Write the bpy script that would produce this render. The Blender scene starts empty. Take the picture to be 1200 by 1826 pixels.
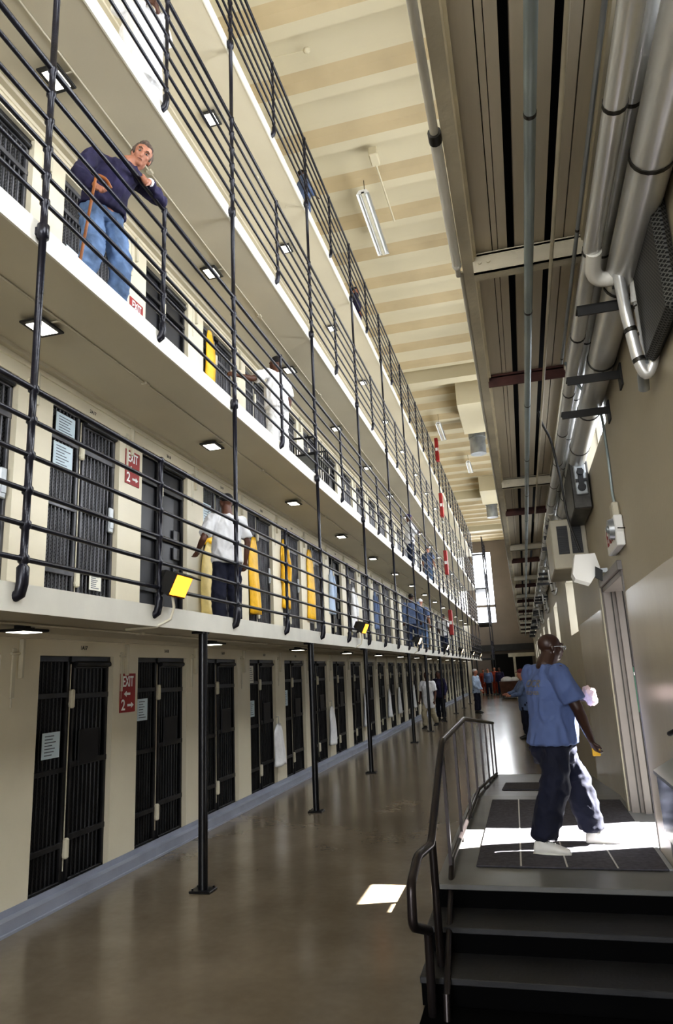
import bpy, math, random
from mathutils import Vector, Matrix, noise
random.seed(7)
V = Vector
sc = bpy.context.scene
col = sc.collection
PI = math.pi

# ------------------------------------------------------------------ materials
def lin(c):
    return tuple((x/12.92 if x <= .04045 else ((x+.055)/1.055)**2.4) for x in [v/255 for v in c])

MATS = {}
def mat(name, rgb, rough=.6, metal=0., var=.08, scale=3., bump=0., emit=0., ecol=None, bscale=None, spec=.5, rgb2=None, stretch=None, detail=5):
    m = bpy.data.materials.new(name); m.use_nodes = True
    nt = m.node_tree; b = nt.nodes['Principled BSDF']
    c = lin(rgb)
    b.inputs['Roughness'].default_value = rough
    b.inputs['Metallic'].default_value = metal
    b.inputs['Specular IOR Level'].default_value = spec
    tc = nt.nodes.new('ShaderNodeTexCoord'); mp = nt.nodes.new('ShaderNodeMapping')
    nt.links.new(tc.outputs['Object'], mp.inputs['Vector'])
    if stretch: mp.inputs['Scale'].default_value = stretch
    n = nt.nodes.new('ShaderNodeTexNoise'); n.inputs['Scale'].default_value = scale; n.inputs['Detail'].default_value = detail
    nt.links.new(mp.outputs['Vector'], n.inputs['Vector'])
    r = nt.nodes.new('ShaderNodeValToRGB')
    r.color_ramp.elements[0].position = .3; r.color_ramp.elements[1].position = .7
    a = lin(rgb2) if rgb2 else tuple(x*(1-var*2) for x in c)
    z = c if rgb2 else tuple(min(1, x*(1+var*.6)) for x in c)
    r.color_ramp.elements[0].color = (*a, 1); r.color_ramp.elements[1].color = (*z, 1)
    nt.links.new(n.outputs['Fac'], r.inputs['Fac'])
    nt.links.new(r.outputs['Color'], b.inputs['Base Color'])
    if bump:
        n2 = nt.nodes.new('ShaderNodeTexNoise'); n2.inputs['Scale'].default_value = bscale or scale*6; n2.inputs['Detail'].default_value = 4
        nt.links.new(mp.outputs['Vector'], n2.inputs['Vector'])
        bp = nt.nodes.new('ShaderNodeBump'); bp.inputs['Strength'].default_value = bump; bp.inputs['Distance'].default_value = .02
        nt.links.new(n2.outputs['Fac'], bp.inputs['Height']); nt.links.new(bp.outputs['Normal'], b.inputs['Normal'])
    if emit:
        b.inputs['Emission Color'].default_value = (*lin(ecol or rgb), 1); b.inputs['Emission Strength'].default_value = emit
    MATS[name] = m
    return m

M = dict(
 facade=mat('facade_cream', (216,208,186), .45, bump=.05, var=.05, scale=1.2, bscale=60),
 soffit=mat('soffit_cream', (196,188,168), .5, var=.05, scale=.7, bump=.04, bscale=40),
 fascia=mat('fascia_white', (222,219,208), .45, var=.05, scale=3),
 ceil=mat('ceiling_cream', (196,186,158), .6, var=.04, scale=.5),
 ceil_shade=mat('ceiling_rib_shade', (183,166,132), .65, var=.06, scale=1.),
 rwall=mat('side_wall_cream', (178,169,148), .5, var=.06, scale=.8, bump=.08, bscale=30),
 dado=mat('side_wall_gloss', (204,195,178), .25, var=.05, scale=.9, bump=.12, bscale=4),
 curb=mat('curb_grey_blue', (150,154,166), .45, var=.08, scale=3),
 step=mat('step_dark_paint', (46,46,48), .5, var=.2, scale=3, bump=.1, bscale=40),
 riser=mat('riser_black', (7,7,8), .9, var=.2, spec=.1),
 plat=mat('platform_grey', (106,106,104), .4, var=.12, scale=3),
 mat_=mat('carpet_charcoal', (82,80,87), .9, var=.2, scale=30, bump=.3, bscale=300),
 seam=mat('mat_seam_white', (205,203,200), .7, var=.05),
 rail=mat('rail_blue_black', (31,31,42), .3, metal=.2, var=.25, scale=6, bump=.12, bscale=60),
 railm=mat('rail_dark_bronze', (58,52,52), .3, metal=.6, var=.2, scale=4),
 pole=mat('column_black', (18,18,22), .3, var=.2),
 bars=mat('door_iron', (58,58,60), .35, metal=.4, var=.3, scale=5),
 bars_lit=mat('door_iron_lit', (104,104,108), .4, metal=.4, var=.3, scale=5),  # lighter copy of the door iron, reflected light put into the colour
 plate=mat('door_plate', (48,48,52), .35, metal=.3, var=.2, scale=2),
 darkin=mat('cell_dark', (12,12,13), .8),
 lockc=mat('lock_cream', (206,200,180), .5, var=.1),
 paper=mat('paper_blue_white', (206,222,230), .7, var=.04),
 paperw=mat('paper_white', (228,226,214), .7, var=.04),
 ink=mat('ink', (90,96,108), .7),
 red=mat('sign_red', (150,30,28), .5, var=.1),
 white=mat('paint_white', (235,235,232), .5, var=.03),
 black=mat('black_plastic', (16,16,17), .5),
 yellow=mat('raincoat_yellow', (236,184,30), .45, var=.15, scale=5, bump=.5, bscale=14),
 yellowp=mat('raincoat_pale', (222,200,132), .5, var=.12, scale=5, bump=.5, bscale=14),
 cloth=mat('cloth_white', (226,226,226), .8, var=.08, scale=6, bump=.5, bscale=16),
 beamc=mat('tray_beam_cream', (206,198,176), .5, var=.12, scale=2.5, bump=.15, bscale=25),
 tray=mat('tray_channel', (198,188,168), .5, var=.12, scale=1.5, stretch=(3,.25,3), bump=.1),
 traylip=mat('tray_lip', (226,216,190), .5, var=.08, scale=6),
 rust=mat('bracket_rust', (92,56,50), .6, var=.25, scale=6),
 void=mat('gap_black', (8,8,8), .9),
 conduit=mat('conduit_grey', (164,176,178), .35, metal=.35, var=.12, scale=2),
 pipepaint=mat('pipe_painted', (206,202,190), .35, var=.1, scale=2.5),
 silver=mat('pipe_jacket_aluminium', (224,224,222), .28, metal=.5, var=.1, scale=2, bump=.08, bscale=8, stretch=(1,.4,1)),
 band=mat('pipe_band', (70,68,64), .4, metal=.8),
 pvc=mat('white_pvc', (232,230,222), .3, var=.03),
 arm=mat('pipe_arm_black', (36,35,34), .5, var=.2),
 doorg=mat('door_grey', (122,116,112), .45, var=.06),
 hvac=mat('unit_cream', (172,166,148), .45, var=.06),
 louv=mat('louver_black', (22,22,22), .5),
 motor=mat('motor_dark', (72,70,66), .4, metal=.5, var=.25, scale=8),
 galv=mat('galvanised', (168,172,174), .35, metal=.6, var=.12, scale=4),
 cabin=mat('cabinet_glass_green', (58,84,84), .12, var=.2, scale=2, metal=.3),
 cabtop=mat('cabinet_top', (120,126,120), .3, metal=.4),
 green=mat('notice_green', (46,92,74), .6),
 skin1=mat('skin_dark', (62,40,31), .42, var=.12, scale=9, bump=.05, bscale=160),
 skin2=mat('skin_tanned', (176,122,98), .5, var=.12, scale=10, bump=.05, bscale=160),
 skin3=mat('skin_brown', (92,60,46), .5, var=.1, scale=8),
 hairg=mat('hair_grey_brown', (96,82,72), .8, var=.35, scale=40, bump=.6, bscale=120, stretch=(1,1,.2)),
 hairw=mat('hair_white', (206,204,200), .8, var=.1, scale=40),
 hairk=mat('hair_black', (20,17,16), .8),
 bluetee=mat('tee_blue', (88,104,146), .85, var=.08, scale=4, bump=.35, bscale=9),
 greytee=mat('tee_heather_grey', (204,204,206), .85, var=.06, scale=4, bump=.35, bscale=9),
 whtee=mat('tee_white', (228,228,230), .85, var=.05, scale=4, bump=.35, bscale=9),
 navy=mat('trouser_navy', (22,26,48), .85, var=.2, scale=4, bump=.4, bscale=9),
 sweater=mat('sweater_navy_purple', (44,40,72), .9, var=.25, scale=5, bump=.5, bscale=12),
 jeans=mat('jeans_blue', (108,134,172), .85, var=.34, scale=5, bump=.4, bscale=10),
 dkjeans=mat('jeans_dark', (44,58,92), .85, var=.3, scale=5, bump=.3),
 chambray=mat('shirt_chambray', (98,114,146), .85, var=.12, scale=5, bump=.3),
 paleshirt=mat('shirt_pale_blue', (178,194,216), .85, var=.08, scale=5, bump=.3),
 orange=mat('jumpsuit_orange', (140,52,24), .85, var=.1),
 maroon=mat('cap_maroon', (92,26,32), .8),
 purple=mat('cap_purple', (64,52,104), .8),
 tan=mat('trouser_tan', (176,166,142), .85, var=.1),
 shoew=mat('sneaker_white', (222,220,214), .5, var=.05, bump=.1),
 shoek=mat('shoe_black', (20,20,20), .5),
 eyew=mat('eye_white', (150,140,130), .3), eyed=mat('iris_dark', (30,20,15), .2),
 lip=mat('lip_dark', (96,52,48), .5),
 pink=mat('bag_pink_white', (240,214,218), .5, var=.1, scale=12, bump=.6, bscale=30),
 wood=mat('cane_wood', (150,92,48), .4, var=.2, scale=4),
 leather=mat('belt_brown', (98,52,34), .5),
 farwall=mat('far_wall_grey', (126,116,108), .7, var=.1, scale=.6),
 brown=mat('crate_brown', (96,62,46), .7, var=.25, scale=3),
 bluebag=mat('bag_blue', (50,96,190), .5),
 gold=mat('shirt_lettering', (146,138,124), .8),
 lampface=mat('lamp_amber', (255,170,60), .4, emit=3.2, ecol=(255,158,52)),
 lampwarm=mat('lamp_warm', (255,220,170), .4, emit=9., ecol=(255,214,160)),
 ledface=mat('lamp_lens_white', (255,252,240), .4, emit=5., ecol=(255,250,235)),
 winface=mat('window_frosted', (250,250,255), .5, emit=4.5, ecol=(236,243,255)),
)
# polished concrete floor
def floor_mat():
    m = bpy.data.materials.new('polished_concrete'); m.use_nodes = True
    nt = m.node_tree; b = nt.nodes['Principled BSDF']
    tc = nt.nodes.new('ShaderNodeTexCoord')
    n1 = nt.nodes.new('ShaderNodeTexNoise'); n1.inputs['Scale'].default_value = .8; n1.inputs['Detail'].default_value = 6
    n2 = nt.nodes.new('ShaderNodeTexNoise'); n2.inputs['Scale'].default_value = 14; n2.inputs['Detail'].default_value = 6
    nt.links.new(tc.outputs['Object'], n1.inputs['Vector']); nt.links.new(tc.outputs['Object'], n2.inputs['Vector'])
    mx = nt.nodes.new('ShaderNodeMix'); mx.data_type = 'FLOAT'; mx.inputs[0].default_value = .14
    nt.links.new(n1.outputs['Fac'], mx.inputs[2]); nt.links.new(n2.outputs['Fac'], mx.inputs[3])
    r = nt.nodes.new('ShaderNodeValToRGB'); e = r.color_ramp.elements
    e[0].position = .34; e[0].color = (*lin((106,96,81)), 1); e[1].position = .68; e[1].color = (*lin((136,125,109)), 1)
    nt.links.new(mx.outputs[0], r.inputs['Fac']); nt.links.new(r.outputs['Color'], b.inputs['Base Color'])
    rr = nt.nodes.new('ShaderNodeMapRange'); rr.inputs['To Min'].default_value = .13; rr.inputs['To Max'].default_value = .24
    nt.links.new(n2.outputs['Fac'], rr.inputs['Value']); nt.links.new(rr.outputs['Result'], b.inputs['Roughness'])
    bp = nt.nodes.new('ShaderNodeBump'); bp.inputs['Strength'].default_value = .06; bp.inputs['Distance'].default_value = .02
    nt.links.new(n1.outputs['Fac'], bp.inputs['Height']); nt.links.new(bp.outputs['Normal'], b.inputs['Normal'])
    return m
M['floor'] = floor_mat()
# expanded metal: diamonds of dull steel over dark
def mesh_mat(name, c0, c1, s=38):
    m = bpy.data.materials.new(name); m.use_nodes = True
    nt = m.node_tree; b = nt.nodes['Principled BSDF']; b.inputs['Roughness'].default_value = .5; b.inputs['Metallic'].default_value = .3
    tc = nt.nodes.new('ShaderNodeTexCoord'); mp = nt.nodes.new('ShaderNodeMapping')
    mp.inputs['Rotation'].default_value = (math.radians(45), 0, 0); mp.inputs['Scale'].default_value = (0, s, s)
    nt.links.new(tc.outputs['Object'], mp.inputs['Vector'])
    sx = nt.nodes.new('ShaderNodeSeparateXYZ'); nt.links.new(mp.outputs['Vector'], sx.inputs[0])
    outs = []
    for ax in ('Y', 'Z'):
        f = nt.nodes.new('ShaderNodeMath'); f.operation = 'FRACT'; nt.links.new(sx.outputs[ax], f.inputs[0])
        g = nt.nodes.new('ShaderNodeMath'); g.operation = 'LESS_THAN'; g.inputs[1].default_value = .3; nt.links.new(f.outputs[0], g.inputs[0]); outs.append(g)
    mx = nt.nodes.new('ShaderNodeMath'); mx.operation = 'MAXIMUM'
    nt.links.new(outs[0].outputs[0], mx.inputs[0]); nt.links.new(outs[1].outputs[0], mx.inputs[1])
    cm = nt.nodes.new('ShaderNodeMix'); cm.data_type = 'RGBA'
    cm.inputs[6].default_value = (*lin(c0), 1); cm.inputs[7].default_value = (*lin(c1), 1)
    nt.links.new(mx.outputs[0], cm.inputs[0]); nt.links.new(cm.outputs[2], b.inputs['Base Color'])
    return m
M['mesh'] = mesh_mat('expanded_metal', (9,9,10), (40,40,42))
M['mesh_lit'] = mesh_mat('expanded_metal_lit', (34,34,36), (88,88,90))  # same mesh in lighter tones, as if catching light on upper walkways

# ------------------------------------------------------------------ geometry helper
def frame(d, hint=V((0,0,1))):
    d = d.normalized()
    if abs(d.dot(hint)) > .99: hint = V((0,1,0)) if abs(d.y) < .9 else V((1,0,0))
    a = d.cross(hint).normalized(); b = a.cross(d).normalized()
    return a, b
class MB:
    def __init__(s): s.v = []; s.f = []; s.m = []; s.sm = []
    def add(s, vs, fs, mi=0, smooth=False):
        o = len(s.v); s.v += [tuple(p) for p in vs]; s.f += [tuple(i+o for i in f) for f in fs]; s.m += [mi]*len(fs); s.sm += [smooth]*len(fs)
        return s
    def box(s, x0, x1, y0, y1, z0, z1, mi=0):
        vs = [(x0,y0,z0),(x1,y0,z0),(x1,y1,z0),(x0,y1,z0),(x0,y0,z1),(x1,y0,z1),(x1,y1,z1),(x0,y1,z1)]
        return s.add(vs, [(0,3,2,1),(4,5,6,7),(0,1,5,4),(1,2,6,5),(2,3,7,6),(3,0,4,7)], mi)
    def obox(s, c, ax, ay, az, mi=0):
        c = V(c); ax, ay, az = V(ax), V(ay), V(az)
        vs = [c+ax*i+ay*j+az*k for k in (-1,1) for j in (-1,1) for i in (-1,1)]
        return s.add(vs, [(0,2,3,1),(4,5,7,6),(0,1,5,4),(1,3,7,5),(3,2,6,7),(2,0,4,6)], mi)
    def cbox(s, x0, x1, y0, y1, z0, z1, c=.01, mi=0):   # box with chamfered edges
        cx, cy, cz = (x0+x1)/2, (y0+y1)/2, (z0+z1)/2
        hx, hy, hz = (x1-x0)/2, (y1-y0)/2, (z1-z0)/2
        c = min(c, hx*.9, hy*.9, hz*.9); vs = []; idx = {}
        for sx in (-1,1):
            for sy in (-1,1):
                for sz in (-1,1):
                    for k in range(3):
                        p = [sx*hx, sy*hy, sz*hz]
                        for q in range(3):
                            if q != k: p[q] -= (sx,sy,sz)[q]*c
                        idx[(sx,sy,sz,k)] = len(vs); vs.append((cx+p[0], cy+p[1], cz+p[2]))
        fs = []
        for k in range(3):
            a, b = [q for q in range(3) if q != k]
            for sg in (-1,1):
                loop = []
                for (u, w) in ((-1,-1),(1,-1),(1,1),(-1,1)):
                    t = [0,0,0]; t[k] = sg; t[a] = u; t[b] = w; loop.append(idx[(*t, k)])
                fs.append(loop)
            for sa in (-1,1):
                for sb in (-1,1):
                    t0 = [0,0,0]; t0[a] = sa; t0[b] = sb; t1 = list(t0); t0[k] = -1; t1[k] = 1
                    fs.append([idx[(*t0, a)], idx[(*t1, a)], idx[(*t1, b)], idx[(*t0, b)]])
        for sx in (-1,1):
            for sy in (-1,1):
                for sz in (-1,1): fs.append([idx[(sx,sy,sz,k)] for k in range(3)])
        return s.add(vs, fs, mi)
    def tube(s, pts, r, n=10, mi=0, cap=True):
        pts = [V(p) for p in pts]; N = len(pts)
        rs = r if isinstance(r, (list, tuple)) else [r]*N
        vs = []; fs = []
        d0 = (pts[1]-pts[0]).normalized(); a, b = frame(d0)
        for i, p in enumerate(pts):
            if i == 0: t = pts[1]-pts[0]
            elif i == N-1: t = pts[-1]-pts[-2]
            else: t = (pts[i+1]-p).normalized()+(p-pts[i-1]).normalized()
            t = t.normalized()
            a = (a-t*a.dot(t)).normalized(); b = t.cross(a)
            for k in range(n):
                an = 2*PI*k/n; vs.append(p+(a*math.cos(an)+b*math.sin(an))*rs[i])
        for i in range(N-1):
            for k in range(n):
                k2 = (k+1) % n; fs.append((i*n+k, i*n+k2, (i+1)*n+k2, (i+1)*n+k))
        s.add(vs, fs, mi, True)
        if cap: s.add(vs[:n], [tuple(range(n))[::-1]], mi); s.add(vs[-n:], [tuple(range(n))], mi)
        return s
    def rings(s, secs, n=16, mi=0):    # secs: (centre, wvec, dvec) lofted ellipses, closed ends
        vs = []; fs = []
        for c, w, d in secs:
            c, w, d = V(c), V(w), V(d)
            for k in range(n):
                an = 2*PI*k/n; vs.append(c+w*math.cos(an)+d*math.sin(an))
        for i in range(len(secs)-1):
            for k in range(n):
                k2 = (k+1) % n; fs.append((i*n+k, i*n+k2, (i+1)*n+k2, (i+1)*n+k))
        fs.append(tuple(range(n))[::-1]); o = (len(secs)-1)*n; fs.append(tuple(range(o, o+n)))
        return s.add(vs, fs, mi, True)
    def ell(s, c, r, ax=None, nu=16, nv=10, mi=0):
        c = V(c); ax = ax or (V((1,0,0)), V((0,1,0)), V((0,0,1)))
        vs = [c-ax[2]*r[2]]; fs = []
        for j in range(1, nv):
            ph = -PI/2+PI*j/nv
            for i in range(nu):
                th = 2*PI*i/nu
                vs.append(c+ax[0]*r[0]*math.cos(ph)*math.cos(th)+ax[1]*r[1]*math.cos(ph)*math.sin(th)+ax[2]*r[2]*math.sin(ph))
        vs.append(c+ax[2]*r[2]); L = len(vs)-1
        for i in range(nu): fs.append((0, 1+(i+1) % nu, 1+i)); fs.append((L, 1+(nv-2)*nu+i, 1+(nv-2)*nu+(i+1) % nu))
        for j in range(nv-2):
            for i in range(nu):
                a = 1+j*nu+i; b = 1+j*nu+(i+1) % nu; fs.append((a, b, b+nu, a+nu))
        return s.add(vs, fs, mi, True)
    def cap(s, p0, r0, p1, r1, n=12, mi=0):
        p0, p1 = V(p0), V(p1)
        s.tube([p0, p1], [r0, r1], n, mi); s.ell(p0, (r0,)*3, nu=n, nv=8, mi=mi); s.ell(p1, (r1,)*3, nu=n, nv=8, mi=mi); return s
    def quad(s, a, b, c, d, mi=0): return s.add([a,b,c,d], [(0,1,2,3)], mi)
    def mesh(s, name, mats, smooth=None):
        me = bpy.data.meshes.new(name); me.from_pydata(s.v, [], s.f)
        for m in (mats if isinstance(mats, (list, tuple)) else [mats]): me.materials.append(m)
        me.polygons.foreach_set('material_index', s.m)
        me.polygons.foreach_set('use_smooth', s.sm if smooth is None else [smooth]*len(s.f))
        me.update(); return me
    def build(s, name, mats, parent=None, loc=None, smooth=None):
        o = bpy.data.objects.new(name, s.mesh(name, mats, smooth)); col.objects.link(o)
        if parent is not None: o.parent = parent
        if loc is not None: o.location = loc
        return o
def tag(o, label=None, cat=None, group=None, kind=None):
    if label: o['label'] = label
    if cat: o['category'] = cat
    if group: o['group'] = group
    if kind: o['kind'] = kind
    return o
def empty(name, loc=(0,0,0), rz=0, label=None, cat=None, group=None):
    o = bpy.data.objects.new(name, None); o.empty_display_size = .1; col.objects.link(o)
    o.location = loc; o.rotation_euler = (0,0,rz)
    return tag(o, label, cat, group)
def struct(o): o['kind'] = 'structure'; return o
KIDS = {}
def copy_tree(o, parent=None):
    c = o.copy(); col.objects.link(c)
    if parent is not None: c.parent = parent
    for ch in list(o.children): copy_tree(ch, c)
    return c
def text(s, size, m, parent, pos, X=(0,1,0), Y=(0,0,1), name='lettering', sx=1., align='CENTER', ext=.001):
    cu = bpy.data.curves.new(name, 'FONT'); cu.body = s; cu.size = size; cu.align_x = align; cu.align_y = 'CENTER'; cu.extrude = ext; cu.offset = size*.018
    cu.materials.append(m)
    o = bpy.data.objects.new(name, cu); col.objects.link(o)
    X, Y = V(X), V(Y); Z = X.cross(Y)
    mt = Matrix((X*sx, Y, Z)).transposed().to_4x4(); mt.translation = V(pos)
    dg = bpy.context.evaluated_depsgraph_get(); me = bpy.data.meshes.new_from_object(o.evaluated_get(dg)); bpy.data.objects.remove(o)
    if not me.materials: me.materials.append(m)
    o = bpy.data.objects.new(name, me); col.objects.link(o)
    o.parent = parent; o.matrix_local = mt
    return o
ORD = ['zeroth','first','second','third','fourth','fifth','sixth','seventh','eighth','ninth','tenth','eleventh','twelfth','thirteenth','fourteenth','fifteenth','sixteenth','seventeenth','eighteenth','nineteenth','twentieth']
TEN = ['twenty','thirty','forty']
def ordw(n):
    if n <= 20: return ORD[n]
    if n % 10 == 0: return ['thirtieth','fortieth'][n//10-3]
    return TEN[n//10-2]+'-'+ORD[n % 10]

# ------------------------------------------------------------------ the building
YN, YF = -8., 58.          # ends of the hall
YT = 50.                   # ends of the walkways
XW = -4.1                  # face of the cell doors
XE = -2.88                 # walkway edge
XR = .84                   # face of the wall beside the stairs
ZC = 12.2
TZ = [0., 2.4, 4.85, 7.3, 9.75]     # walking levels
TNAME = ['ground floor', 'second walkway', 'third walkway', 'fourth walkway', 'top walkway']

struct(MB().box(-6, 2.2, YN-.3, YF+.3, -.2, 0).build('floor', M['floor']))
# ceiling ribs: sloping near face tinted tan to deepen its shade, flat underside
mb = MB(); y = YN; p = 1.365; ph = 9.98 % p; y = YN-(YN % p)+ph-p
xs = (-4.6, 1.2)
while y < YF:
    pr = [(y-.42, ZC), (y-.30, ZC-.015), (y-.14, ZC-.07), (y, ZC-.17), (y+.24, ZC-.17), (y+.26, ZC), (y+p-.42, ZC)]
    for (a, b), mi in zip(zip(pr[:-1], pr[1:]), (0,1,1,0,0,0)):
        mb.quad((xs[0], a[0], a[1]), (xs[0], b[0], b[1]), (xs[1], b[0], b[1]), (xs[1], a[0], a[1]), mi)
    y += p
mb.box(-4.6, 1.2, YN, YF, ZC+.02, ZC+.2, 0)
struct(mb.build('ceiling', [M['ceil'], M['ceil_shade']]))
mb = MB()
for y in (22.8, 41., 51.5): mb.box(-4.6, .8, y, y+.5, ZC-.5, ZC)
struct(mb.build('ceiling_beam', M['ceil']))

def wall_holes(mb, x0, x1, y0, y1, z0, z1, holes, mi=0):
    ys = sorted({y0, y1, *[h[0] for h in holes], *[h[1] for h in holes]}); zs = sorted({z0, z1, *[h[2] for h in holes], *[h[3] for h in holes]})
    ys = [v for v in ys if y0 <= v <= y1]; zs = [v for v in zs if z0 <= v <= z1]
    for a, b in zip(ys[:-1], ys[1:]):
        run = None
        for c, d in zip(zs[:-1], zs[1:]):
            cy, cz = (a+b)/2, (c+d)/2
            inside = any(h[0] < cy < h[1] and h[2] < cz < h[3] for h in holes)
            if not inside:
                if run: run[1] = d
                else: run = [c, d]
            if (inside or d == zs[-1]) and run:
                mb.box(x0, x1, a, b, run[0], run[1], mi); run = None
DOOR = (6.02, 7.38, .42, 2.52)
BAY = 5.45
holes = [DOOR]; wins = []; ups = []
for k in range(1, 9): wins.append((5.82+BAY*k, 7.56+BAY*k, 2.27, 3.2))
for k in range(-2, 9): ups.append((5.75+BAY*k, 7.6+BAY*k, 3.72, 10.2))
mb = MB(); wall_holes(mb, XR, XR+.32, YN, YF, 0, ZC, holes+wins+ups)
struct(mb.build('wall_right', M['rwall']))
# glossy dado sheet below the seam, thin over the wall, only near the door
mb = MB(); mb.box(XR-.008, XR, 3.2, DOOR[0]-.02, 0, 2.34); mb.box(XR-.008, XR, DOOR[1]+.05, 11, 0, 2.34)
struct(mb.build('trim_1', M['dado']))
for i, (a, b, c, d) in enumerate(wins+ups):
    w = struct(MB().box(XR+.2, XR+.215, a, b, c, d).build('window_%d' % (i+1), M['winface']))
    fr = MB()
    for yy in (a, (a+b)/2, b): fr.box(XR+.16, XR+.2, yy-.02, yy+.02, c, d)
    nz = 2 if d-c < 2 else 8
    for q in range(nz+1): fr.box(XR+.16, XR+.2, a, b, c+(d-c)*q/nz-.012, c+(d-c)*q/nz+.012)
    fr.build('window_frame', M['hvac'], w)
# left cell block: wall with pilasters, header bands, recesses
D0, DP, DW = 5.22, 1.6, 1.13
KS = list(range(-2, 28))
holes = []
for t in range(3):
    for k in KS: holes.append((D0+DP*k, D0+DP*k+DW, TZ[t]+.1, TZ[t]+2.07))
mb = MB(); wall_holes(mb, XW-.45, XW+.06, YN, YF, 0, ZC, holes)
for t in range(5): mb.box(XW+.06, XW+.075, YN, YT, TZ[t]+2.2, TZ[t]+2.225)
struct(mb.build('wall_left', M['facade']))
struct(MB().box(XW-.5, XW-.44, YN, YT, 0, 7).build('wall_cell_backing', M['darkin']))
struct(MB().box(XW+.06, -3.95, YN, YT, 0, .1).box(-3.95, -3.93, YN, YT, 0, .02).box(XW+.06,XW+.066,YN,YT,.1,.15).build('baseboard_left', M['curb']))
# walkway slabs
for t in range(1, 5):
    mb = MB(); mb.box(XW+.06, XE, YN, YT, TZ[t]-.15, TZ[t], 0)
    mb.box(XE-.005, XE+.012, YN, YT, TZ[t]-.16, TZ[t]+.012, 1)
    mb.box(XW+.06, XW+.12, YN, YT, TZ[t]-.19, TZ[t]-.15, 0)
    struct(mb.build('walkway_floor', [M['soffit'], M['fascia']]))
# far wall with tall window
holes = [(-3.4, -1.83, 5.3, 11.1)]
mb = MB()
for x0, x1, z0, z1 in ((-6,-3.4,0,ZC), (-1.83,1.2,0,ZC), (-3.4,-1.83,0,5.3), (-3.4,-1.83,11.1,ZC)): mb.box(x0, x1, YF, YF+.3, z0, z1)
struct(mb.build('wall_far', M['farwall']))
w = struct(MB().box(-3.4, -1.83, YF+.12, YF+.14, 5.3, 11.1).build('window_30', M['winface']))
MB().box(-3.4, -1.83, YF+.05, YF+.11, 6.55, 6.75).box(-1.9,-1.83,YF+.05,YF+.11,5.3,11.1).build('window_frame', M['farwall'], w)
# near wall behind the viewer; the big glowing pane is added as fill
mb = MB()
for x0, x1, z0, z1 in ((-6,-3.2,0,ZC), (.2,1.2,0,ZC), (-3.2,.2,0,1.), (-3.2,.2,11.,ZC)): mb.box(x0, x1, YN-.3, YN, z0, z1)
struct(mb.build('wall_near', M['farwall']))
w = struct(MB().box(-3.2, .2, YN-.2, YN-.18, 1, 11).build('window_31', M['winface']))
# dark portal and beam at the far end of the floor
mb = MB(); mb.box(-2.6, .6, YF-.06, YF-.01, 0, 2.75)
struct(mb.build('door_2', M['void']))
struct(MB().box(-4, .8, YF-.5, YF-.1, 3.0, 3.5).build('trim_2', M['arm']))
o = empty('overhead_beam', (-.4, 54, 0), 0, 'beige overhead beam on a single post at the far end of the hall', 'beam')
MB().box(-.75, 1.15, -.1, .1, 2.45, 2.72).build('crossbar', M['beamc'], o); MB().box(-.42, -.25, -.1, .1, 0, 2.45).build('post', M['beamc'], o)

# ------------------------------------------------------------------ railings, poles, columns
PY0, PP = 3.46, 1.616
NP = 29
RO = [1.24, 1.03, .80, .575, .36, .15]
XP = -2.83
for t in range(1, 5):
    z = TZ[t]
    o = empty('walkway_railing', (XP, 0, z), 0, 'blue-black six-bar pipe railing along the edge of the %s' % TNAME[t], 'railing', 'walkway railings')
    for i, h in enumerate(RO):
        r = .022 if i == 0 else .0165
        mb = MB().tube([(0, -2, h), (0, YT, h)], r, 10)
        mb.build('top_rail' if i == 0 else 'rail', M['rail'], o)
    for i in range(-2, NP):
        y = PY0+PP*i
        if i % 2 == 0 : continue
        pts = [(0,y,RO[0]+.03)]; rs = [.012]
        for h in RO:
            for dz, r in ((.028,.019),(.016,.029),(-.016,.029),(-.028,.019)): pts.append((0,y,h+dz)); rs.append(r)
        pts += [(0,y,.085),(0,y,.07),(0,y,.0),(-.012,y,-.05),(-.05,y,-.07)]; rs += [.02,.034,.032,.033,.034]
        MB().tube(pts, rs, 10).build('post', M['rail'], o)
pn = 0
PIPE = None
for i in range(0, NP, 2):
    y = PY0+PP*i; pn += 1
    lab = 'blue-black pipe pole through all the walkway railings, %s pole along from the viewer' % ordw(pn)
    if PIPE is None:
        o = PIPE = empty('railing_pole', (XP, y, 0), 0, lab, 'pole', 'full-height railing poles')
        pts = [(-.05,0,2.33),(-.012,0,2.345),(0,0,2.4),(0,0,2.5),(0,0,2.515)]; rs = [.036,.036,.036,.038,.025]
        for t in range(1, 5):
            for dz, r in [(-.13,.025),(-.125,.04),(-.03,.04),(-.025,.025)] if t > 1 else []: pts.append((0,0,TZ[t]+dz)); rs.append(r)
            for h in sorted(RO):
                for dz, r in ((-.03,.023),(-.018,.034),(.018,.034),(.03,.023)):
                    z_ = TZ[t]+h+dz
                    if z_ > pts[-1][2]: pts.append((0,0,z_)); rs.append(r)
        MB().tube(pts, rs, 12).build('shaft', M['rail'], o)
        for t in range(2, 5): MB().cbox(-.06,0,-.035,.035,TZ[t]-.11,TZ[t]-.05,.005).build('edge_clamp', M['rail'], o)
    else:
        o = copy_tree(PIPE); o.location = (XP, y, 0); o['label'] = lab
cn = 0; COLM = None
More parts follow.
